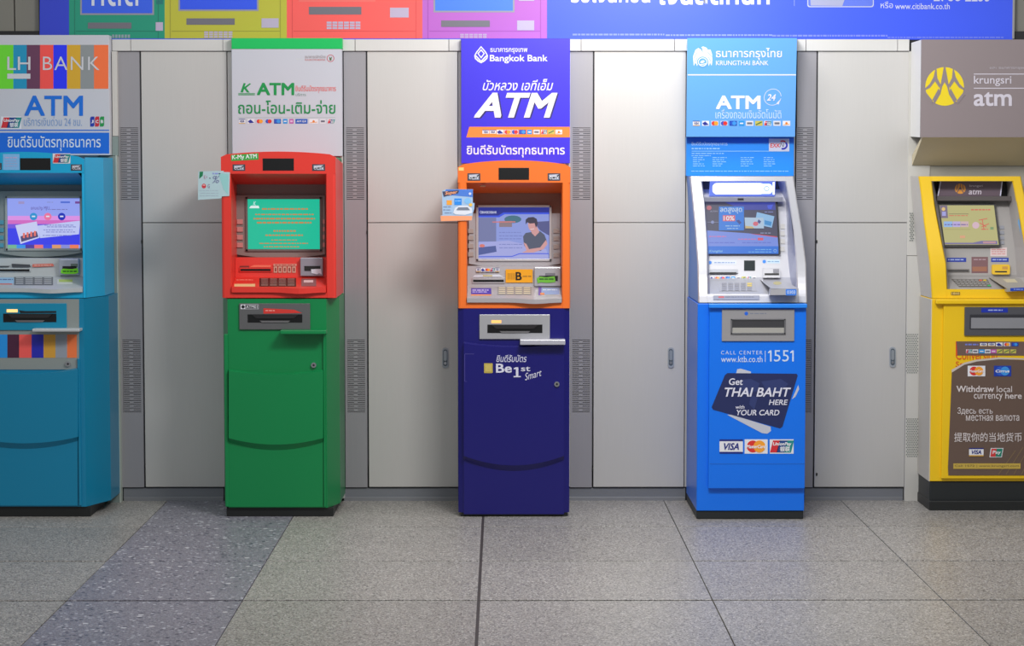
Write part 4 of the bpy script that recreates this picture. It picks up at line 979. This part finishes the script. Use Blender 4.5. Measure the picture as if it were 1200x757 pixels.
# ---- silver and blue machine
m4 = thing('cash_machine', 'cash machine with brushed silver frame and bright blue cabinet', 'cash machine', (X(880, -.6, 480), -.3, 0), 'cash machines along the wall')
KB = mat((8, 116, 240), .35); SIL = mat((196, 196, 202), .32, .4)
pf = [(206.6, -.20), (235, -.27), (271, -.39), (309, -.52), (335, -.585), (354.5, -.60)]
pys = [206.6, 212, 220, 235, 253, 271, 290, 309, 322, 335, 344.5, 354.5]
ip4 = [(212.3, -.08), (236, -.13), (298, -.34), (325, -.40), (326.5, -.41), (344.5, -.575)]
iil = [(200, 822.5), (298, 831), (345, 832)]; iir = [(200, 908), (212, 909), (236, 921), (298, 923), (326, 926), (345, 931)]
machine_b(m4, dict(prof=pf, pys=pys, tb=(206.6, 212.2, 344.6, 354.5), frame=SIL, side=mat((28, 128, 238), .35), ol=[(206.6, 808.5), (235, 811.6), (271, 815), (309, 817.6), (354.5, 818.5)],
    il=[(206.6, 821.6), (237.6, 826), (285, 829), (344.6, 830), (360, 830)], ir=[(206.6, 919.3), (235, 924.5), (271, 930), (309, 933), (345, 934.2), (360, 934.5)],
    **{'or': [(206.6, 929.8), (235, 934), (271, 940), (309, 944.8), (354.5, 946)]}, inner_prof=ip4, iil=iil, iir=iir, inner_mat=mat((196, 196, 202), .35, .3), cheek=mat((160, 164, 190), .35, .3)))
# lamp box
lpl = plane_through(212.5, -.15, 230, -.16)
box('lamp_recess', (822.5, 212.4, 921, 231), -.10, .02, mat((70, 72, 86), .5), m4, 0)
pris('light_box', [(832.5, 212.4), (909, 212.4), (907.8, 229.6), (831.4, 229.6)], -.135, .03, mat((110, 135, 245), .3, 0, 1.0), m4, label='lit lamp box glowing white and blue')
P = Print(-.135, 2.0); P.poly(rrect(835, 214.6, 896, 227.6, 5), (235, 242, 255)); P.poly(rrect(880, 215.4, 905, 227.2, 4), (205, 226, 255), 2); P.build('lamp_glow', m4)
P = Print(-.135, 2.0); P.rect(905.6, 213.5, 907.8, 228, (245, 250, 255)); P.build('lamp_glow', m4)
P = Print(-.135, 1.0); P.ring(898.4, 221, 3.1, 2.9, .7, (110, 145, 240), 4); P.build('lamp_emblem', m4)
box('hood_bar', (824.5, 230.8, 917.5, 236.6), -.19, .05, mat((150, 152, 168), .35, .3), m4, .002); box('proximity_sensor', (864.5, 232.4, 871.5, 234.6), -.192, .004, M_DARK, m4, 0)
spl = plane_through(236, -.17, 298, -.36); se = .75
scr = pris('screen', [(826.8, 236.9), (909.3, 236.9), (912.6, 297.6), (829.4, 297.6)], spl, .012, mat((60, 62, 88), .3, 0, se), m4)
P = Print(spl, se)
P.poly([(826.8, 236.9), (909.3, 236.9), (911.4, 277.5), (878, 273.5), (828.6, 270)], (72, 72, 100)); P.poly([(850, 237.2), (908, 237.2), (909, 246), (870, 246)], (62, 72, 175), 2)
P.poly([(828.6, 270), (878, 273.5), (911.4, 277.8), (912.2, 289), (829.2, 289)], (125, 150, 240), 2); P.rect(829.4, 288.5, 912.2, 297.4, (30, 120, 235), 3)
P.rect(842.5, 242, 871.8, 270, (40, 130, 235), 3); P.text('ลดสูงสุด', 844, 243.4, 869.5, 250.4, (205, 225, 250), .02, 0, 4)
P.rect(847, 252.2, 861.5, 259.2, (230, 105, 125), 4); P.text('10%', 848, 253, 860.5, 258.4, (245, 240, 250), .03, 0, 5); P.poly([(862.5, 258.5), (866, 257.5), (869, 261), (866.5, 263)], (60, 75, 150), 4)
P.micro(850, 264.2, 867, 1.1, (160, 200, 245), 4); P.micro(852, 267.2, 865, 1, (160, 200, 245), 4)
P.poly([(887, 248.5), (907.5, 253.5), (904.5, 266.8), (884.5, 262.5)], (150, 200, 245), 4); P.poly([(896, 258), (904.5, 260), (903.5, 264.8), (896, 263)], (60, 150, 220), 5)
P.poly([(872.5, 254.8), (894.5, 255.2), (895.3, 267.6), (873.5, 267.6)], (185, 210, 235), 6); P.poly(ell(885.5, 262.2, 3.2, 2.6, 12), (225, 110, 130), 7); P.poly([(873.5, 264.5), (882, 265.5), (884, 267.6), (873.6, 267.6)], (215, 190, 130), 7)
P.poly([(889, 257), (892, 259.5), (890, 262.5), (887.5, 260)], (70, 80, 150), 7)
P.poly(ell(831, 243.5, 3, 2.8, 10), (195, 100, 115), 3); P.text('ATM', 832, 246.8, 840.5, 248.6, (170, 170, 200)); P.line(828.8, 260.4, 842, 260.4, .5, (150, 155, 190), 3); P.poly(ell(835, 260.4, 2, 2, 8), (140, 150, 200), 4)
P.poly([(899, 240.6), (906, 239.5), (904, 245.2), (900, 244.5)], (70, 95, 235), 4); P.micro(896, 248, 906, .9, (140, 150, 215), 4); P.micro(891, 272.6, 903, 1, (150, 160, 200), 3)
P.poly([(878, 273.9), (910.8, 278.2), (910.8, 277.2), (890, 274.7)], (230, 70, 80), 4)
P.micro(831, 276.5, 851, 1.3, (215, 130, 190), 4); P.micro(865, 279.7, 886, 1.3, (215, 130, 190), 4); P.rect(888, 278.6, 894.5, 281.6, (235, 85, 110), 4); P.micro(831, 283.8, 862, .9, (100, 120, 220), 4); P.micro(870, 283.8, 905, .9, (100, 120, 220), 4)
P.text('Krungthai', 831, 292.8, 847, 296.4, (150, 205, 250), .03, .2, 5); P.micro(885, 292, 904, .9, (120, 190, 250), 4); P.micro(877, 294.8, 904, .9, (120, 190, 250), 4); P.ring(908.3, 293.8, 1.8, 1.8, .5, (170, 210, 250), 4)
P.build('displayed_page', scr)
pris('screen_edge', [(909.4, 236.9), (911.2, 236.9), (914.6, 298.2), (912.7, 298.2)], shift(spl, .002), .012, M_DARK, m4)
for y in (262.5, 271, 280, 289): pris('function_key', [(914.5, y), (919.5, y), (920, y+5.5), (915, y+5.5)], shift(plane_through(236, -.13, 298, -.34), .004), .006, mat((188, 186, 184), .4, .1), m4)
# console parts
cpl = plane_through(298, -.34, 325, -.40)
cr = pris('card_reader', [(830.6, 315.6), (864.6, 315.6), (864.8, 319.8), (830.8, 319.8)], shift(cpl, .012), .014, mat((175, 178, 185), .3, .3), m4); pris('card_slot', [(832, 319), (863, 319), (863, 320.6), (832, 320.6)], shift(cpl, .0125), .003, M_DARK, cr)
pris('sensor_window', rect(872, 305.2, 884.8, 317), shift(cpl, .003), .005, mat((22, 34, 38), .25), m4, label='black square sensor window')
P = Print(cpl); P.poly(ell(832, 307.7, 2.1, 2.1, 12), (40, 130, 225)); P.rect(835, 305.5, 863, 310, (205, 212, 225)); P.micro(837, 307.2, 861, 1, (120, 145, 190), 2); P.build('instruction_sticker', m4); P = Print(cpl)
P.poly(ell(895.6, 306.5, 2.1, 2.1, 12), (40, 130, 225)); P.rect(898.5, 304.3, 914, 308.6, (190, 210, 225)); P.micro(899.5, 306, 913, 1, (110, 150, 190), 2); P.build('instruction_sticker', m4)
logo_row([(832+i*6.2, 836.6+i*6.2) for i in range(9)], 324, 327.6, ['plus', 'mc', 'maestro', 'cirrus', 'blue', 'x', 'gold', 'up', 'x'], shift(plane_through(298, -.34, 325, -.40), .004), m4)
rp = pris('receipt_printer', rect(894.4, 314.4, 914.4, 325.4), shift(cpl, .03), .032, SIL, m4); pris('receipt_slot', rect(896, 320.2, 913, 322.4), shift(cpl, .0315), .003, M_DARK, rp); pris('receipt_flap', rect(906, 315.2, 913, 319.6), shift(cpl, .032), .003, mat((130, 130, 138), .4), rp)
lpl4 = plane_through(326.5, -.41, 344.5, -.575)
kp = pris('keypad', [(843, 330.5), (885, 330.5), (887, 341), (843, 341)], shift(lpl4, .004), .006, mat((188, 188, 194), .35, .2), m4)
for i in range(5):
    for j in range(4): pris('key', rect(846+i*7.4, 331.4+j*2.4, 851.6+i*7.4, 333.1+j*2.4), shift(lpl4, .008), .004, mat((222, 200, 120), .4) if i == 4 and j < 2 else mat((168, 168, 176), .35, .2), kp)
bm = bmesh.new()
prism(bm, [(891, 327.8), (918, 327.8), (935.6, 338), (904, 338.3), (897, 333)], plane_through(327.8, -.43, 338, -.66), .03)
prism(bm, [(903.4, 338.2), (935.8, 338), (935.8, 345.6), (902.5, 345.8)], -.665, .06)
bm_obj('shelf', bm, SIL, m4, label='silver writing shelf on the right of the console')
P = Print(-.665); P.poly(rrect(920.8, 338.8, 933.4, 346.2, 1.2), (60, 130, 235)); P.text('0303', 922.4, 340.4, 932, 344.4, (205, 225, 250), .02, 0, 3); P.build('number_sticker', m4)
P = Print(plane_through(327.8, -.43, 338, -.66)); P.poly(ell(911, 331.8, 5, 2, 12), (190, 180, 130), 3); P.build('shelf_sticker', m4)
P = Print(-.60); P.rect(836, 346.2, 890, 351, (180, 180, 188)); P.rect(842, 347.2, 848.5, 349, (235, 120, 120), 2); P.micro(850, 347.5, 885, .9, (150, 150, 160), 2); P.build('sill_sticker', m4)
lower_b(m4, dict(yf=-.605, x=(817, 943.6), z=(355.6, 598.6), cx=880, mat=KB))
YK = -.605
box('door_panel', (830.8, 359.8, 944, 572.5), YK-.022, .026, KB, m4, .003)
box('door_head', (830.8, 356.2, 946, 361), YK-.045, .05, mat((30, 135, 245), .35), m4, .003)
box('door_skirt', (831.5, 543, 943.4, 544), YK-.0228, .002, mat((20, 105, 210), .4), m4, 0)
d = box('cash_dispenser', (846, 362.6, 931, 399.8), YK-.03, .01, mat((165, 163, 166), .35, .3), m4, .002)
bm = bmesh.new(); q = (856.5, 373.6, 920.6, 391.6); k = 1.6
for rr in ((q[0], q[1], q[0]+k, q[3]), (q[2]-k, q[1], q[2], q[3]), (q[0], q[1], q[2], q[1]+k), (q[0], q[3]-k, q[2], q[3])): pbox(bm, rr, YK-.036, .008, .0005)
bm_obj('slot_frame', bm, mat((120, 120, 124), .3, .4), d); box('dispenser_slot', (858, 375, 919, 385), YK-.032, .003, mat((60, 60, 64), .4), d, 0)
pris('slot_shutter', [(858.5, 384), (918.8, 384), (918.8, 390), (858.5, 390)], YK-.034, .003, mat((215, 212, 205), .25, .6), d)
P = Print(YK-.03); P.poly(ell(874.6, 367.4, 2.2, 2.2, 14), (30, 100, 215)); P.micro(879, 366.8, 898, 1.1, (130, 135, 150)); P.build('dispenser_sticker', m4)
P = Print(YK-.022); wt = (205, 222, 248)
P.text('CALL CENTER', 845, 411, 893.6, 415.4, wt, .0, sp=1.3); P.text('www.ktb.co.th', 845, 417.3, 893.6, 424.4, wt, .006); P.rect(896.4, 411, 897.1, 424, wt); P.text('55', 907, 410.4, 924.4, 423.6, wt, 0)
for x_ in (902.2, 928.2): P.poly([(x_, 410.6), (x_+2, 410.6), (x_+2, 423.6), (x_+.2, 423.6), (x_+.2, 413.2), (x_-2.2, 414), (x_-2.2, 412.6)], wt, 2)
P.build_lines('lettering', m4)
P = Print(YK-.022); bk = (195, 198, 212)
P.poly([(864, 432.6), (868, 432), (880, 435.5), (880, 440), (862, 440)], bk, 1); P.poly([(852, 486), (858, 486), (903, 500), (903.5, 505), (899, 508.3), (893, 507.5)], bk, 1); P.poly([(935.5, 451), (936.5, 456), (932, 465), (928, 468)], bk, 1)
P.poly([(852.5, 437.2), (933.5, 438), (934.8, 440), (917, 500), (914, 502), (835.5, 480), (834, 477), (849.5, 439.5)], (32, 42, 92), 2)
P.poly([(868, 445), (880, 444), (890, 449), (888, 458), (876, 462), (866, 456)], (46, 58, 112), 3); P.poly([(892, 447), (915, 444), (924, 450), (912, 462), (898, 458)], (46, 58, 112), 3); P.poly([(880, 463), (888, 466), (884, 480), (878, 474)], (46, 58, 112), 3)
tw_ = (222, 222, 238)
P.text('Get', 853.8, 443.3, 871, 451.2, tw_, .025, .1, 4); P.text('THAI BAHT', 847, 454.2, 927, 464.8, tw_, .03, .25, 4); P.text('HERE', 901, 468.3, 923.4, 474.5, tw_, .025, .2, 4)
P.text('with', 861.6, 474.8, 872.8, 479, tw_, .02, .15, 4); P.text('YOUR CARD', 862, 480.2, 914, 486.8, tw_, .025, .2, 4)
P.build('currency_poster', m4, label='dark blue card picture with white slogan lettering')
card_logo(843.2, 514.8, 870.6, 531.6, 'visa', YK-.022, m4); card_logo(872.6, 514.8, 899.6, 531.6, 'mc', YK-.022, m4); card_logo(902, 514.8, 930, 531.6, 'up', YK-.022, m4)
# ---- yellow machine
m5 = thing('cash_machine', 'yellow cash machine with brown poster, cut off at the far right', 'cash machine', (X(1160, -.32, 480), -.16, 0), 'cash machines along the wall')
YE = mat((244, 200, 22), .38); BEI = mat((204, 198, 186), .5)
pf5 = [(206.6, -.20), (240, -.22), (261, -.245), (309, -.30), (349.6, -.315)]
pys5 = [206.6, 212, 225, 240, 261, 285, 309, 325, 339, 349.6]
ip5 = [(212.3, -.06), (235, -.09), (290, -.17), (322, -.21), (325, -.21), (339, -.29)]
iil5 = [(200, 1092), (240, 1100), (290, 1107), (345, 1113)]; iir5 = [(200, 1176), (240, 1182), (290, 1189), (345, 1193)]
machine_b(m5, dict(prof=pf5, pys=pys5, tb=(206.6, 212.2, 339, 349.6), frame=YE, side=mat((206, 200, 192), .5), ol=[(206.6, 1076.8), (225, 1079.5), (261, 1083.4), (309, 1090), (349.6, 1092.6)],
    il=[(206.6, 1091.4), (240, 1095.5), (261, 1099.4), (309, 1109), (339, 1110.3), (352, 1110.3)], ir=[(206.6, 1185.5), (240, 1192), (290, 1201), (349, 1209)], **{'or': [(206.6, 1196.5), (240, 1203), (290, 1216), (349.6, 1227)]},
    inner_prof=ip5, iil=iil5, iir=iir5, inner_mat=mat((168, 164, 162), .45), cheek=mat((172, 168, 168), .45), back_x=lambda p: interp([(206.6, 1067), (261, 1071), (349.6, 1079)], p)))
box('lamp_recess', (1093, 212.4, 1186, 236), -.085, .02, mat((22, 22, 28), .5), m5, 0)
lp = pris('illuminated_header', [(1101.5, 212.6), (1175, 212.6), (1171.5, 229.8), (1098.6, 229.8)], -.13, .03, mat((112, 96, 108), .4), m5)
P = Print(-.13); P.poly([(1101.8, 212.8), (1103, 212.8), (1099.8, 229.6), (1098.6, 229.6)], (225, 225, 250)); P.build('light_strip', lp)
P = Print(-.13); P.poly([(1173.8, 212.8), (1175, 212.8), (1173, 229.6), (1171.6, 229.6)], (225, 225, 250)); P.build('light_strip', lp)
P = Print(-.13); og = (235, 160, 70); P.poly(ell(1125.3, 221.2, 6.4, 6, 24), og)
for dx in (-2.6, 0, 2.6): P.line(1125.3+dx, 215.5, 1125.3+dx*1.6, 223, .8, (112, 96, 108), 2)
P.line(1125.3, 219.5, 1121, 226.5, .9, (112, 96, 108), 2); P.line(1125.3, 219.5, 1129.6, 226.5, .9, (112, 96, 108), 2)
P.build('header_emblem', lp); P = Print(-.13); P.text('krungsri', 1136, 216.4, 1151.5, 219.8, (215, 205, 220), .02, 0, 1); P.text('atm', 1135, 222.4, 1150.5, 227.8, (225, 215, 228), .02, .15, 1); P.build_lines('header_lettering', lp)
box('hood_bar', (1098, 230, 1186, 235.4), -.15, .04, mat((98, 92, 92), .45), m5, .002)
spl5 = plane_through(238, -.12, 292, -.19)
pris('screen_frame', [(1098, 238.4), (1166.4, 238.4), (1172.8, 289), (1106, 289)], spl5, .01, mat((60, 58, 60), .45), m5)
scr = pris('screen', [(1101, 240.6), (1164.8, 240.6), (1170.5, 286.8), (1107.5, 286.8)], shift(spl5, .003), .01, mat((190, 184, 120), .3, 0, .8), m5)
P = Print(shift(spl5, .003), .8)
P.poly([(1101.2, 240.8), (1110, 240.8), (1111, 255.5), (1103, 255.5)], (125, 110, 135)); P.poly(ell(1105.6, 245, 2.2, 2.2, 10), (235, 200, 130), 2); P.rect(1104, 248, 1108.5, 253, (170, 170, 235), 2)
rd = (222, 110, 90)
P.micro(1138, 245, 1161, 1.5, rd, 2); P.rect(1112, 250.4, 1135, 250.9, (110, 100, 80), 2); P.micro(1112, 252.2, 1134, .9, rd, 2)
P.rect(1106, 259.5, 1116, 266, (150, 190, 245), 2); P.rect(1116.5, 259.5, 1125.5, 266, (195, 180, 235), 2); P.rect(1126, 259.5, 1135, 266, (215, 185, 190), 2); P.micro(1107, 262.6, 1134, 1.2, (120, 100, 170), 3)
P.poly(ell(1143.5, 264, 4.2, 4, 12), (225, 190, 205), 2); P.line(1147, 258, 1157, 256, 1, rd, 2); P.line(1148, 261, 1156, 266, 1, rd, 2); P.line(1150, 266, 1159, 262, 1, rd, 2); P.line(1151, 257, 1153, 268, 1, rd, 2); P.micro(1150, 268, 1158, 1.2, rd, 2); P.rect(1160.5, 266, 1164.5, 269, (130, 160, 110), 2)
P.rect(1107, 268.6, 1137, 269, (160, 150, 90), 2); P.rect(1125, 276, 1131, 279, (230, 170, 130), 2)
P.poly([(1107, 284.4), (1140, 284.4), (1150, 282.2), (1168.5, 282.2), (1169, 286.2), (1107.4, 286.2)], (125, 115, 165), 2); P.rect(1152, 283, 1167, 285.2, (200, 150, 160), 3)
P.build('displayed_page', scr)
for y in (264.5, 270.6, 276.8, 282.4): pris('function_key', [(1171, y), (1176.5, y), (1177, y+4), (1171.6, y+4)], shift(plane_through(235, -.09, 290, -.17), .004), .006, mat((150, 152, 162), .4), m5)
cp5 = plane_through(290, -.17, 322, -.21)
P = Print(cp5); bl = (25, 55, 165)
P.rect(1109.5, 302, 1132.3, 307, bl); P.micro(1111, 303.7, 1131, 1.3, (170, 185, 230), 2); P.rect(1161.5, 302, 1182, 307, bl); P.micro(1163, 303.7, 1180, 1.3, (170, 185, 230), 2); P.build('instruction_sticker', m5)
P = Print(cp5); P.rect(1160.5, 290, 1180, 300.3, (225, 205, 205)); 
for y in (292, 294.5, 297): P.micro(1162, y, 1178, .9, (215, 140, 140), 2)
P.build('notice_sticker', m5)
P = Print(cp5); P.rect(1138.5, 301, 1157.8, 320, (125, 88, 92)); P.rect(1139.5, 312.5, 1156.5, 318, (160, 105, 80), 2); P.micro(1141, 303.5, 1156, 1.2, (180, 150, 160), 2); P.build('brown_notice', m5)
cr = pris('card_reader', rrect(1162.6, 310, 1183.6, 321.6, 2), shift(cp5, .016), .018, mat((235, 190, 30), .4), m5, label='yellow card reader with black slot'); pris('card_slot', rect(1166, 317.6, 1180, 319.2), shift(cp5, .0168), .002, M_DARK, cr); P = Print(shift(cp5, .016)); P.rect(1174.5, 312.3, 1181, 315.6, (205, 150, 60)); P.build('card_symbol', cr)
rs = pris('receipt_printer', [(1110, 315.3), (1136, 315.3), (1136, 318.6), (1110, 318.6)], shift(cp5, .006), .008, mat((118, 112, 108), .4), m5); pris('receipt_slot', rect(1111, 316.6, 1135, 317.8), shift(cp5, .0066), .002, M_DARK, rs)
lp5 = plane_through(325, -.21, 339, -.29)
kp = pris('keypad', [(1115, 327), (1157, 327), (1162, 336), (1124, 336)], shift(lp5, .004), .006, mat((120, 116, 112), .4), m5)
for i in range(8):
    for j in range(4):
        a0 = 1118+i*4.9+j*1.7; cc = mat((235, 205, 60), .4) if i == 7 and j == 0 else mat((230, 110, 80), .4) if i == 6 and j == 0 else mat((80, 190, 110), .4) if i == 7 and j == 3 else mat((155, 152, 150), .4)
        pris('key', rect(a0, 327.7+j*2.05, a0+3.6, 329.1+j*2.05), shift(lp5, .007), .004, cc, kp)
bm = bmesh.new(); prism(bm, [(1160, 325.6), (1192, 325.6), (1222, 334.8), (1180, 338)], plane_through(325.6, -.24, 338, -.36), .03); prism(bm, [(1180, 338), (1222, 334.8), (1222, 339), (1180, 342)], -.362, .05)
bm_obj('shelf', bm, mat((170, 166, 160), .4, .1), m5, label='grey writing shelf on the right of the console')
P = Print(plane_through(325.6, -.24, 338, -.36)); P.poly([(1175, 327), (1189, 327), (1193, 331), (1180, 331)], (205, 195, 165)); P.build('shelf_sticker', m5)
P = Print(-.363); P.poly([(1184, 337.6), (1222, 336.2), (1222, 340), (1184, 341)], (30, 70, 190)); P.micro(1188, 338.6, 1200, 1, (150, 170, 230), 2); P.build('shelf_label', m5)
P = Print(-.315); P.rect(1114.5, 342.2, 1125, 345.8, (150, 120, 40)); P.text('1860', 1115.3, 342.7, 1124.2, 345.4, (235, 215, 140), .01, 0, 3); P.build('number_sticker', m5)
lower_b(m5, dict(yf=-.32, x=(1091, 1262), z=(350.2, 564), cx=1160, mat=YE))
box('side_panel', (1089.8, 351, 1091.4, 564), -.315, .298, BEI, m5, .0005, label='beige side panel')
box('plinth_lip', (1089.2, 587, 1262, 600), -.335, .32, mat((28, 30, 30), .5), m5, .004)
box('door_panel', (1104.5, 356, 1262, 561), -.335, .018, YE, m5, .004); box('door_head', (1097, 351, 1262, 356.4), -.352, .035, YE, m5, .004)
d = box('cash_dispenser', (1130.5, 359.8, 1245, 393.4), -.345, .012, mat((82, 82, 88), .4), m5, .002)
box('dispenser_slot', (1136.5, 368.6, 1240, 385.8), -.3465, .004, mat((52, 52, 58), .4), d, 0); box('slot_shutter', (1138, 372.5, 1240, 385), -.349, .004, mat((150, 150, 156), .35, .2), d, .001)
P = Print(-.345); P.rect(1150, 360.8, 1181, 366.2, (25, 50, 170)); P.micro(1158, 362.8, 1175, 1.3, (170, 185, 235), 2); P.build('dispenser_label', m5)
P = Print(-.335); P.text('Conversion', 1120, 411, 1168.5, 421.5, (225, 90, 30), .01); P.text('Se', 1120, 423.5, 1129, 430, (225, 90, 30), .01); P.rect(1120, 400, 1122.5, 417, (225, 80, 40)); P.build('old_lettering', m5)
P = Print(-.335); P.poly([(1120.8, 400), (1240, 400.4), (1240, 416.8), (1122, 416.4)], (112, 90, 82), 3); P.micro(1131, 402.8, 1146.5, 1.8, (120, 130, 210), 4); P.build('card_strip', m5)
for k, (a, st) in enumerate(((1148.5, 'visa'), (1158, 'visa'), (1167, 'plus'), (1176, 'mc'), (1185.5, 'cirrus'))): card_logo(a, 401.4, a+8, 405.8, st, -.335, m5, base=4)
for k, (a, st) in enumerate(((1132, 'up'), (1139.5, 'x'), (1147, 'blue'), (1154, 'x'), (1161, 'pink'), (1168, 'gold'), (1176, 'gold'), (1184, 'gold'))): card_logo(a, 409.4, a+6.8, 414, st, -.335, m5, base=4)
bp = -.338
pris('poster', [(1111.5, 557), (1111, 548), (1115.5, 436), (1116, 433), (1130, 427), (1145, 423.4), (1170, 421), (1202, 422.5), (1240, 424), (1240, 557)], bp, .0025, mat((104, 84, 74), .45), m5, label='brown poster in three languages')
P = Print(bp); P.poly([(1115.5, 436.5), (1115, 433.5), (1130, 425), (1145, 421.3), (1170, 418.8), (1202, 420), (1202, 421.6), (1170, 421), (1145, 423.6), (1130, 427.4)], (205, 195, 185)); P.build('peeling_edge', m5); P = Print(bp)
sc_ = [(1170+i*9, 556, 1182+i*9, 534-i*4) for i in range(5)]
for a, b_, e, f in sc_: P.line(a, b_, e+8, f-6, 1.1, (128, 106, 80), 2)
P.build('poster_stripes', m5)
card_logo(1134, 428.6, 1154.6, 441, 'mc', bp, m5, base=2); card_logo(1164.8, 428.6, 1185, 441, 'cirrus', bp, m5, base=2)
P = Print(bp); pw = (222, 212, 212)
P.text('Withdraw', 1120.8, 452, 1165, 459.5, pw, .028, 0, 3); P.text('local', 1168, 452.4, 1186, 459.5, pw, .006, 0, 3)
P.text('currency', 1141.2, 461.6, 1175, 470, pw, .008, 0, 3); P.text('here', 1178, 460.2, 1197.4, 467.3, pw, .022, 0, 3)
P.text('Здес', 1122, 477.4, 1139.8, 486.3, pw, .006, 0, 3); P.text('ест', 1147, 479.5, 1158.8, 484.8, pw, .006, 0, 3)
P.text('местна', 1132, 486.6, 1159.4, 493.2, pw, .006, 0, 3); P.text('валюта', 1167, 486.6, 1194.4, 493.2, pw, .006, 0, 3)
for x_ in (1140.5, 1159.9):          # soft signs: stem and low bowl
    P.rect(x_, 479.7, x_+.8, 484.7, pw, 3); P.ring(x_+1.7, 483.15, 1.7, 1.55, .72, pw, 3, n=14, a0=-90, a1=90); P.rect(x_+.7, 481.6, x_+1.8, 482.25, pw, 3); P.rect(x_+.7, 484.05, x_+1.8, 484.7, pw, 3)
P.rect(1162.9, 486.7, 1163.7, 493.1, pw, 3); P.ring(1162, 488.6, 1.8, 1.9, .78, pw, 3, n=14, a0=90, a1=270); P.rect(1161.9, 486.7, 1163, 487.4, pw, 3); P.rect(1161.9, 489.8, 1163, 490.5, pw, 3); P.line(1162.4, 490.2, 1160.6, 493.1, .85, pw, 3)
P.text('提取你的当地货币', 1118.2, 506.8, 1197.4, 517.8, pw, .006, 0, 3)
P.build_lines('lettering', m5)
card_logo(1135.6, 525, 1152.6, 534.6, 'visa', bp, m5, base=3)
P = Print(bp); P.poly([(1161, 525), (1176, 525), (1174, 536), (1159.4, 536)], (225, 225, 230), 3); P.poly([(1162, 525.8), (1168, 525.8), (1166.5, 535.2), (1160.6, 535.2)], (210, 60, 60), 4); P.poly([(1168, 525.8), (1175, 525.8), (1173.2, 535.2), (1166.5, 535.2)], (30, 130, 110), 4); P.text('Pay', 1163, 528, 1173, 533, (240, 240, 244), .03, .1, 5); P.build('card_logo', m5)
P = Print(bp); P.rect(1117.2, 543, 1196, 549.4, (200, 170, 75), 3); P.text('Call 1572 | www.krungsri.com', 1119, 544.6, 1194, 547.8, (120, 100, 60), .0, 0, 4); P.build('poster_footer', m5)
def cheek_pt(px, py, t):
    y = -.245+(-.13+.245)*t; v = V(px, py, y); v.x -= .0025; return v
mesh_obj('blue_sticker', [cheek_pt(1195.2, 257, .05), cheek_pt(1187.6, 256, .8), cheek_pt(1188.4, 275.5, .8), cheek_pt(1196.8, 276, .05)], [(0, 1, 2, 3)], ink((120, 185, 245)), m5)
# ================================================================= LEAFLETS
f1 = thing('leaflet', 'pale blue-green leaflet stuck on the left edge of the red hood', 'leaflet', (X(250, YF-.004, 217), YF-.004, Z(234, YF)), 'leaflets on the machines')
pris('paper', [(232.4, 200.8), (262, 200.2), (262, 201.5), (269.4, 201.8), (268.8, 229.6), (260, 230.2), (259.4, 232.5), (232, 234.2)], YF-.006, .002, mat((178, 205, 212), .6), f1)
P = Print(YF-.006)
P.poly([(234, 201.2), (238, 201), (237.6, 206), (233.4, 209.6)], (20, 125, 80)); P.poly(ell(239, 218, 2.6, 2.8, 14), (205, 60, 70)); P.rect(237.6, 216.6, 240.4, 217.4, (240, 210, 210), 2)
P.text('K+', 239, 205, 243, 210, (190, 130, 160)); P.line(251, 213.5, 254, 206, .7, (80, 90, 130)); P.text('%', 248, 206, 258, 214.5, (120, 125, 165), .0, .2); P.poly([(245, 208), (247, 208.5), (246, 210)], (60, 70, 90)); P.micro(249, 202.6, 258, 1.6, (140, 150, 215)); P.text('G', 243.4, 215.8, 245.8, 220.4, (140, 110, 150))
for y, a in ((223, 2), (226, 9), (229, 4)): P.micro(233+a*.2, y, 256, .5, (165, 175, 195))
P.poly([(256, 203), (268, 204), (267, 228), (262, 222)], (150, 205, 205)); P.build('printed_page', f1)
f2 = thing('leaflet', 'blue and orange leaflet stuck on the left edge of the orange hood', 'leaflet', (X(536, YF-.004, 240), YF-.004, Z(260, YF)), 'leaflets on the machines')
pris('paper', [(518, 224), (522.5, 221.8), (554.2, 221.8), (554, 237.6), (556.2, 238), (555.6, 245), (554, 250), (553, 258.4), (516.6, 259.4), (516, 252.6), (518.6, 252)], YF-.006, .002, mat((165, 195, 228), .6), f2)
P = Print(YF-.006)
P.poly([(522.6, 222), (554, 222), (554, 231), (530, 229), (520, 230)], (75, 125, 215)); P.poly([(518.4, 224.4), (538, 222.8), (537, 226.5), (520, 230.6)], (70, 70, 95), 2); P.text('Super', 521, 223.6, 536.5, 228.8, (245, 165, 120), .04, .3, 3, rot=-.1)
P.rect(523.5, 234.6, 529.6, 240.2, (245, 165, 60), 2); P.rect(532.5, 232.5, 541, 240.2, (40, 140, 235), 2); P.micro(533.5, 235, 540, .9, (160, 205, 250), 3); P.poly(ell(548, 235.5, 4, 3.6, 12), (130, 190, 240), 2)
P.poly([(531, 249.5), (533, 243.6), (538, 241), (548, 241), (553, 244), (553.4, 249.5), (545, 251.8), (534, 251.4)], (225, 230, 242), 3); P.poly([(534.6, 246.4), (537, 243), (548, 242.8), (551, 246.4)], (120, 128, 145), 4)
P.micro(519.5, 242, 530, .9, (120, 135, 170), 2); P.micro(519.5, 245.5, 529, .9, (120, 135, 170), 2); P.micro(521, 249, 529, .9, (120, 135, 170), 2)
P.poly([(516.2, 252.8), (553.4, 253), (552.8, 258.2), (516.8, 259.2)], (250, 165, 120), 2); P.poly(ell(551.5, 240, 2.2, 2, 10), (245, 195, 90), 4); P.poly(ell(550.8, 227, 1.6, 1.6, 10), (210, 215, 245), 4); P.build('printed_page', f2)
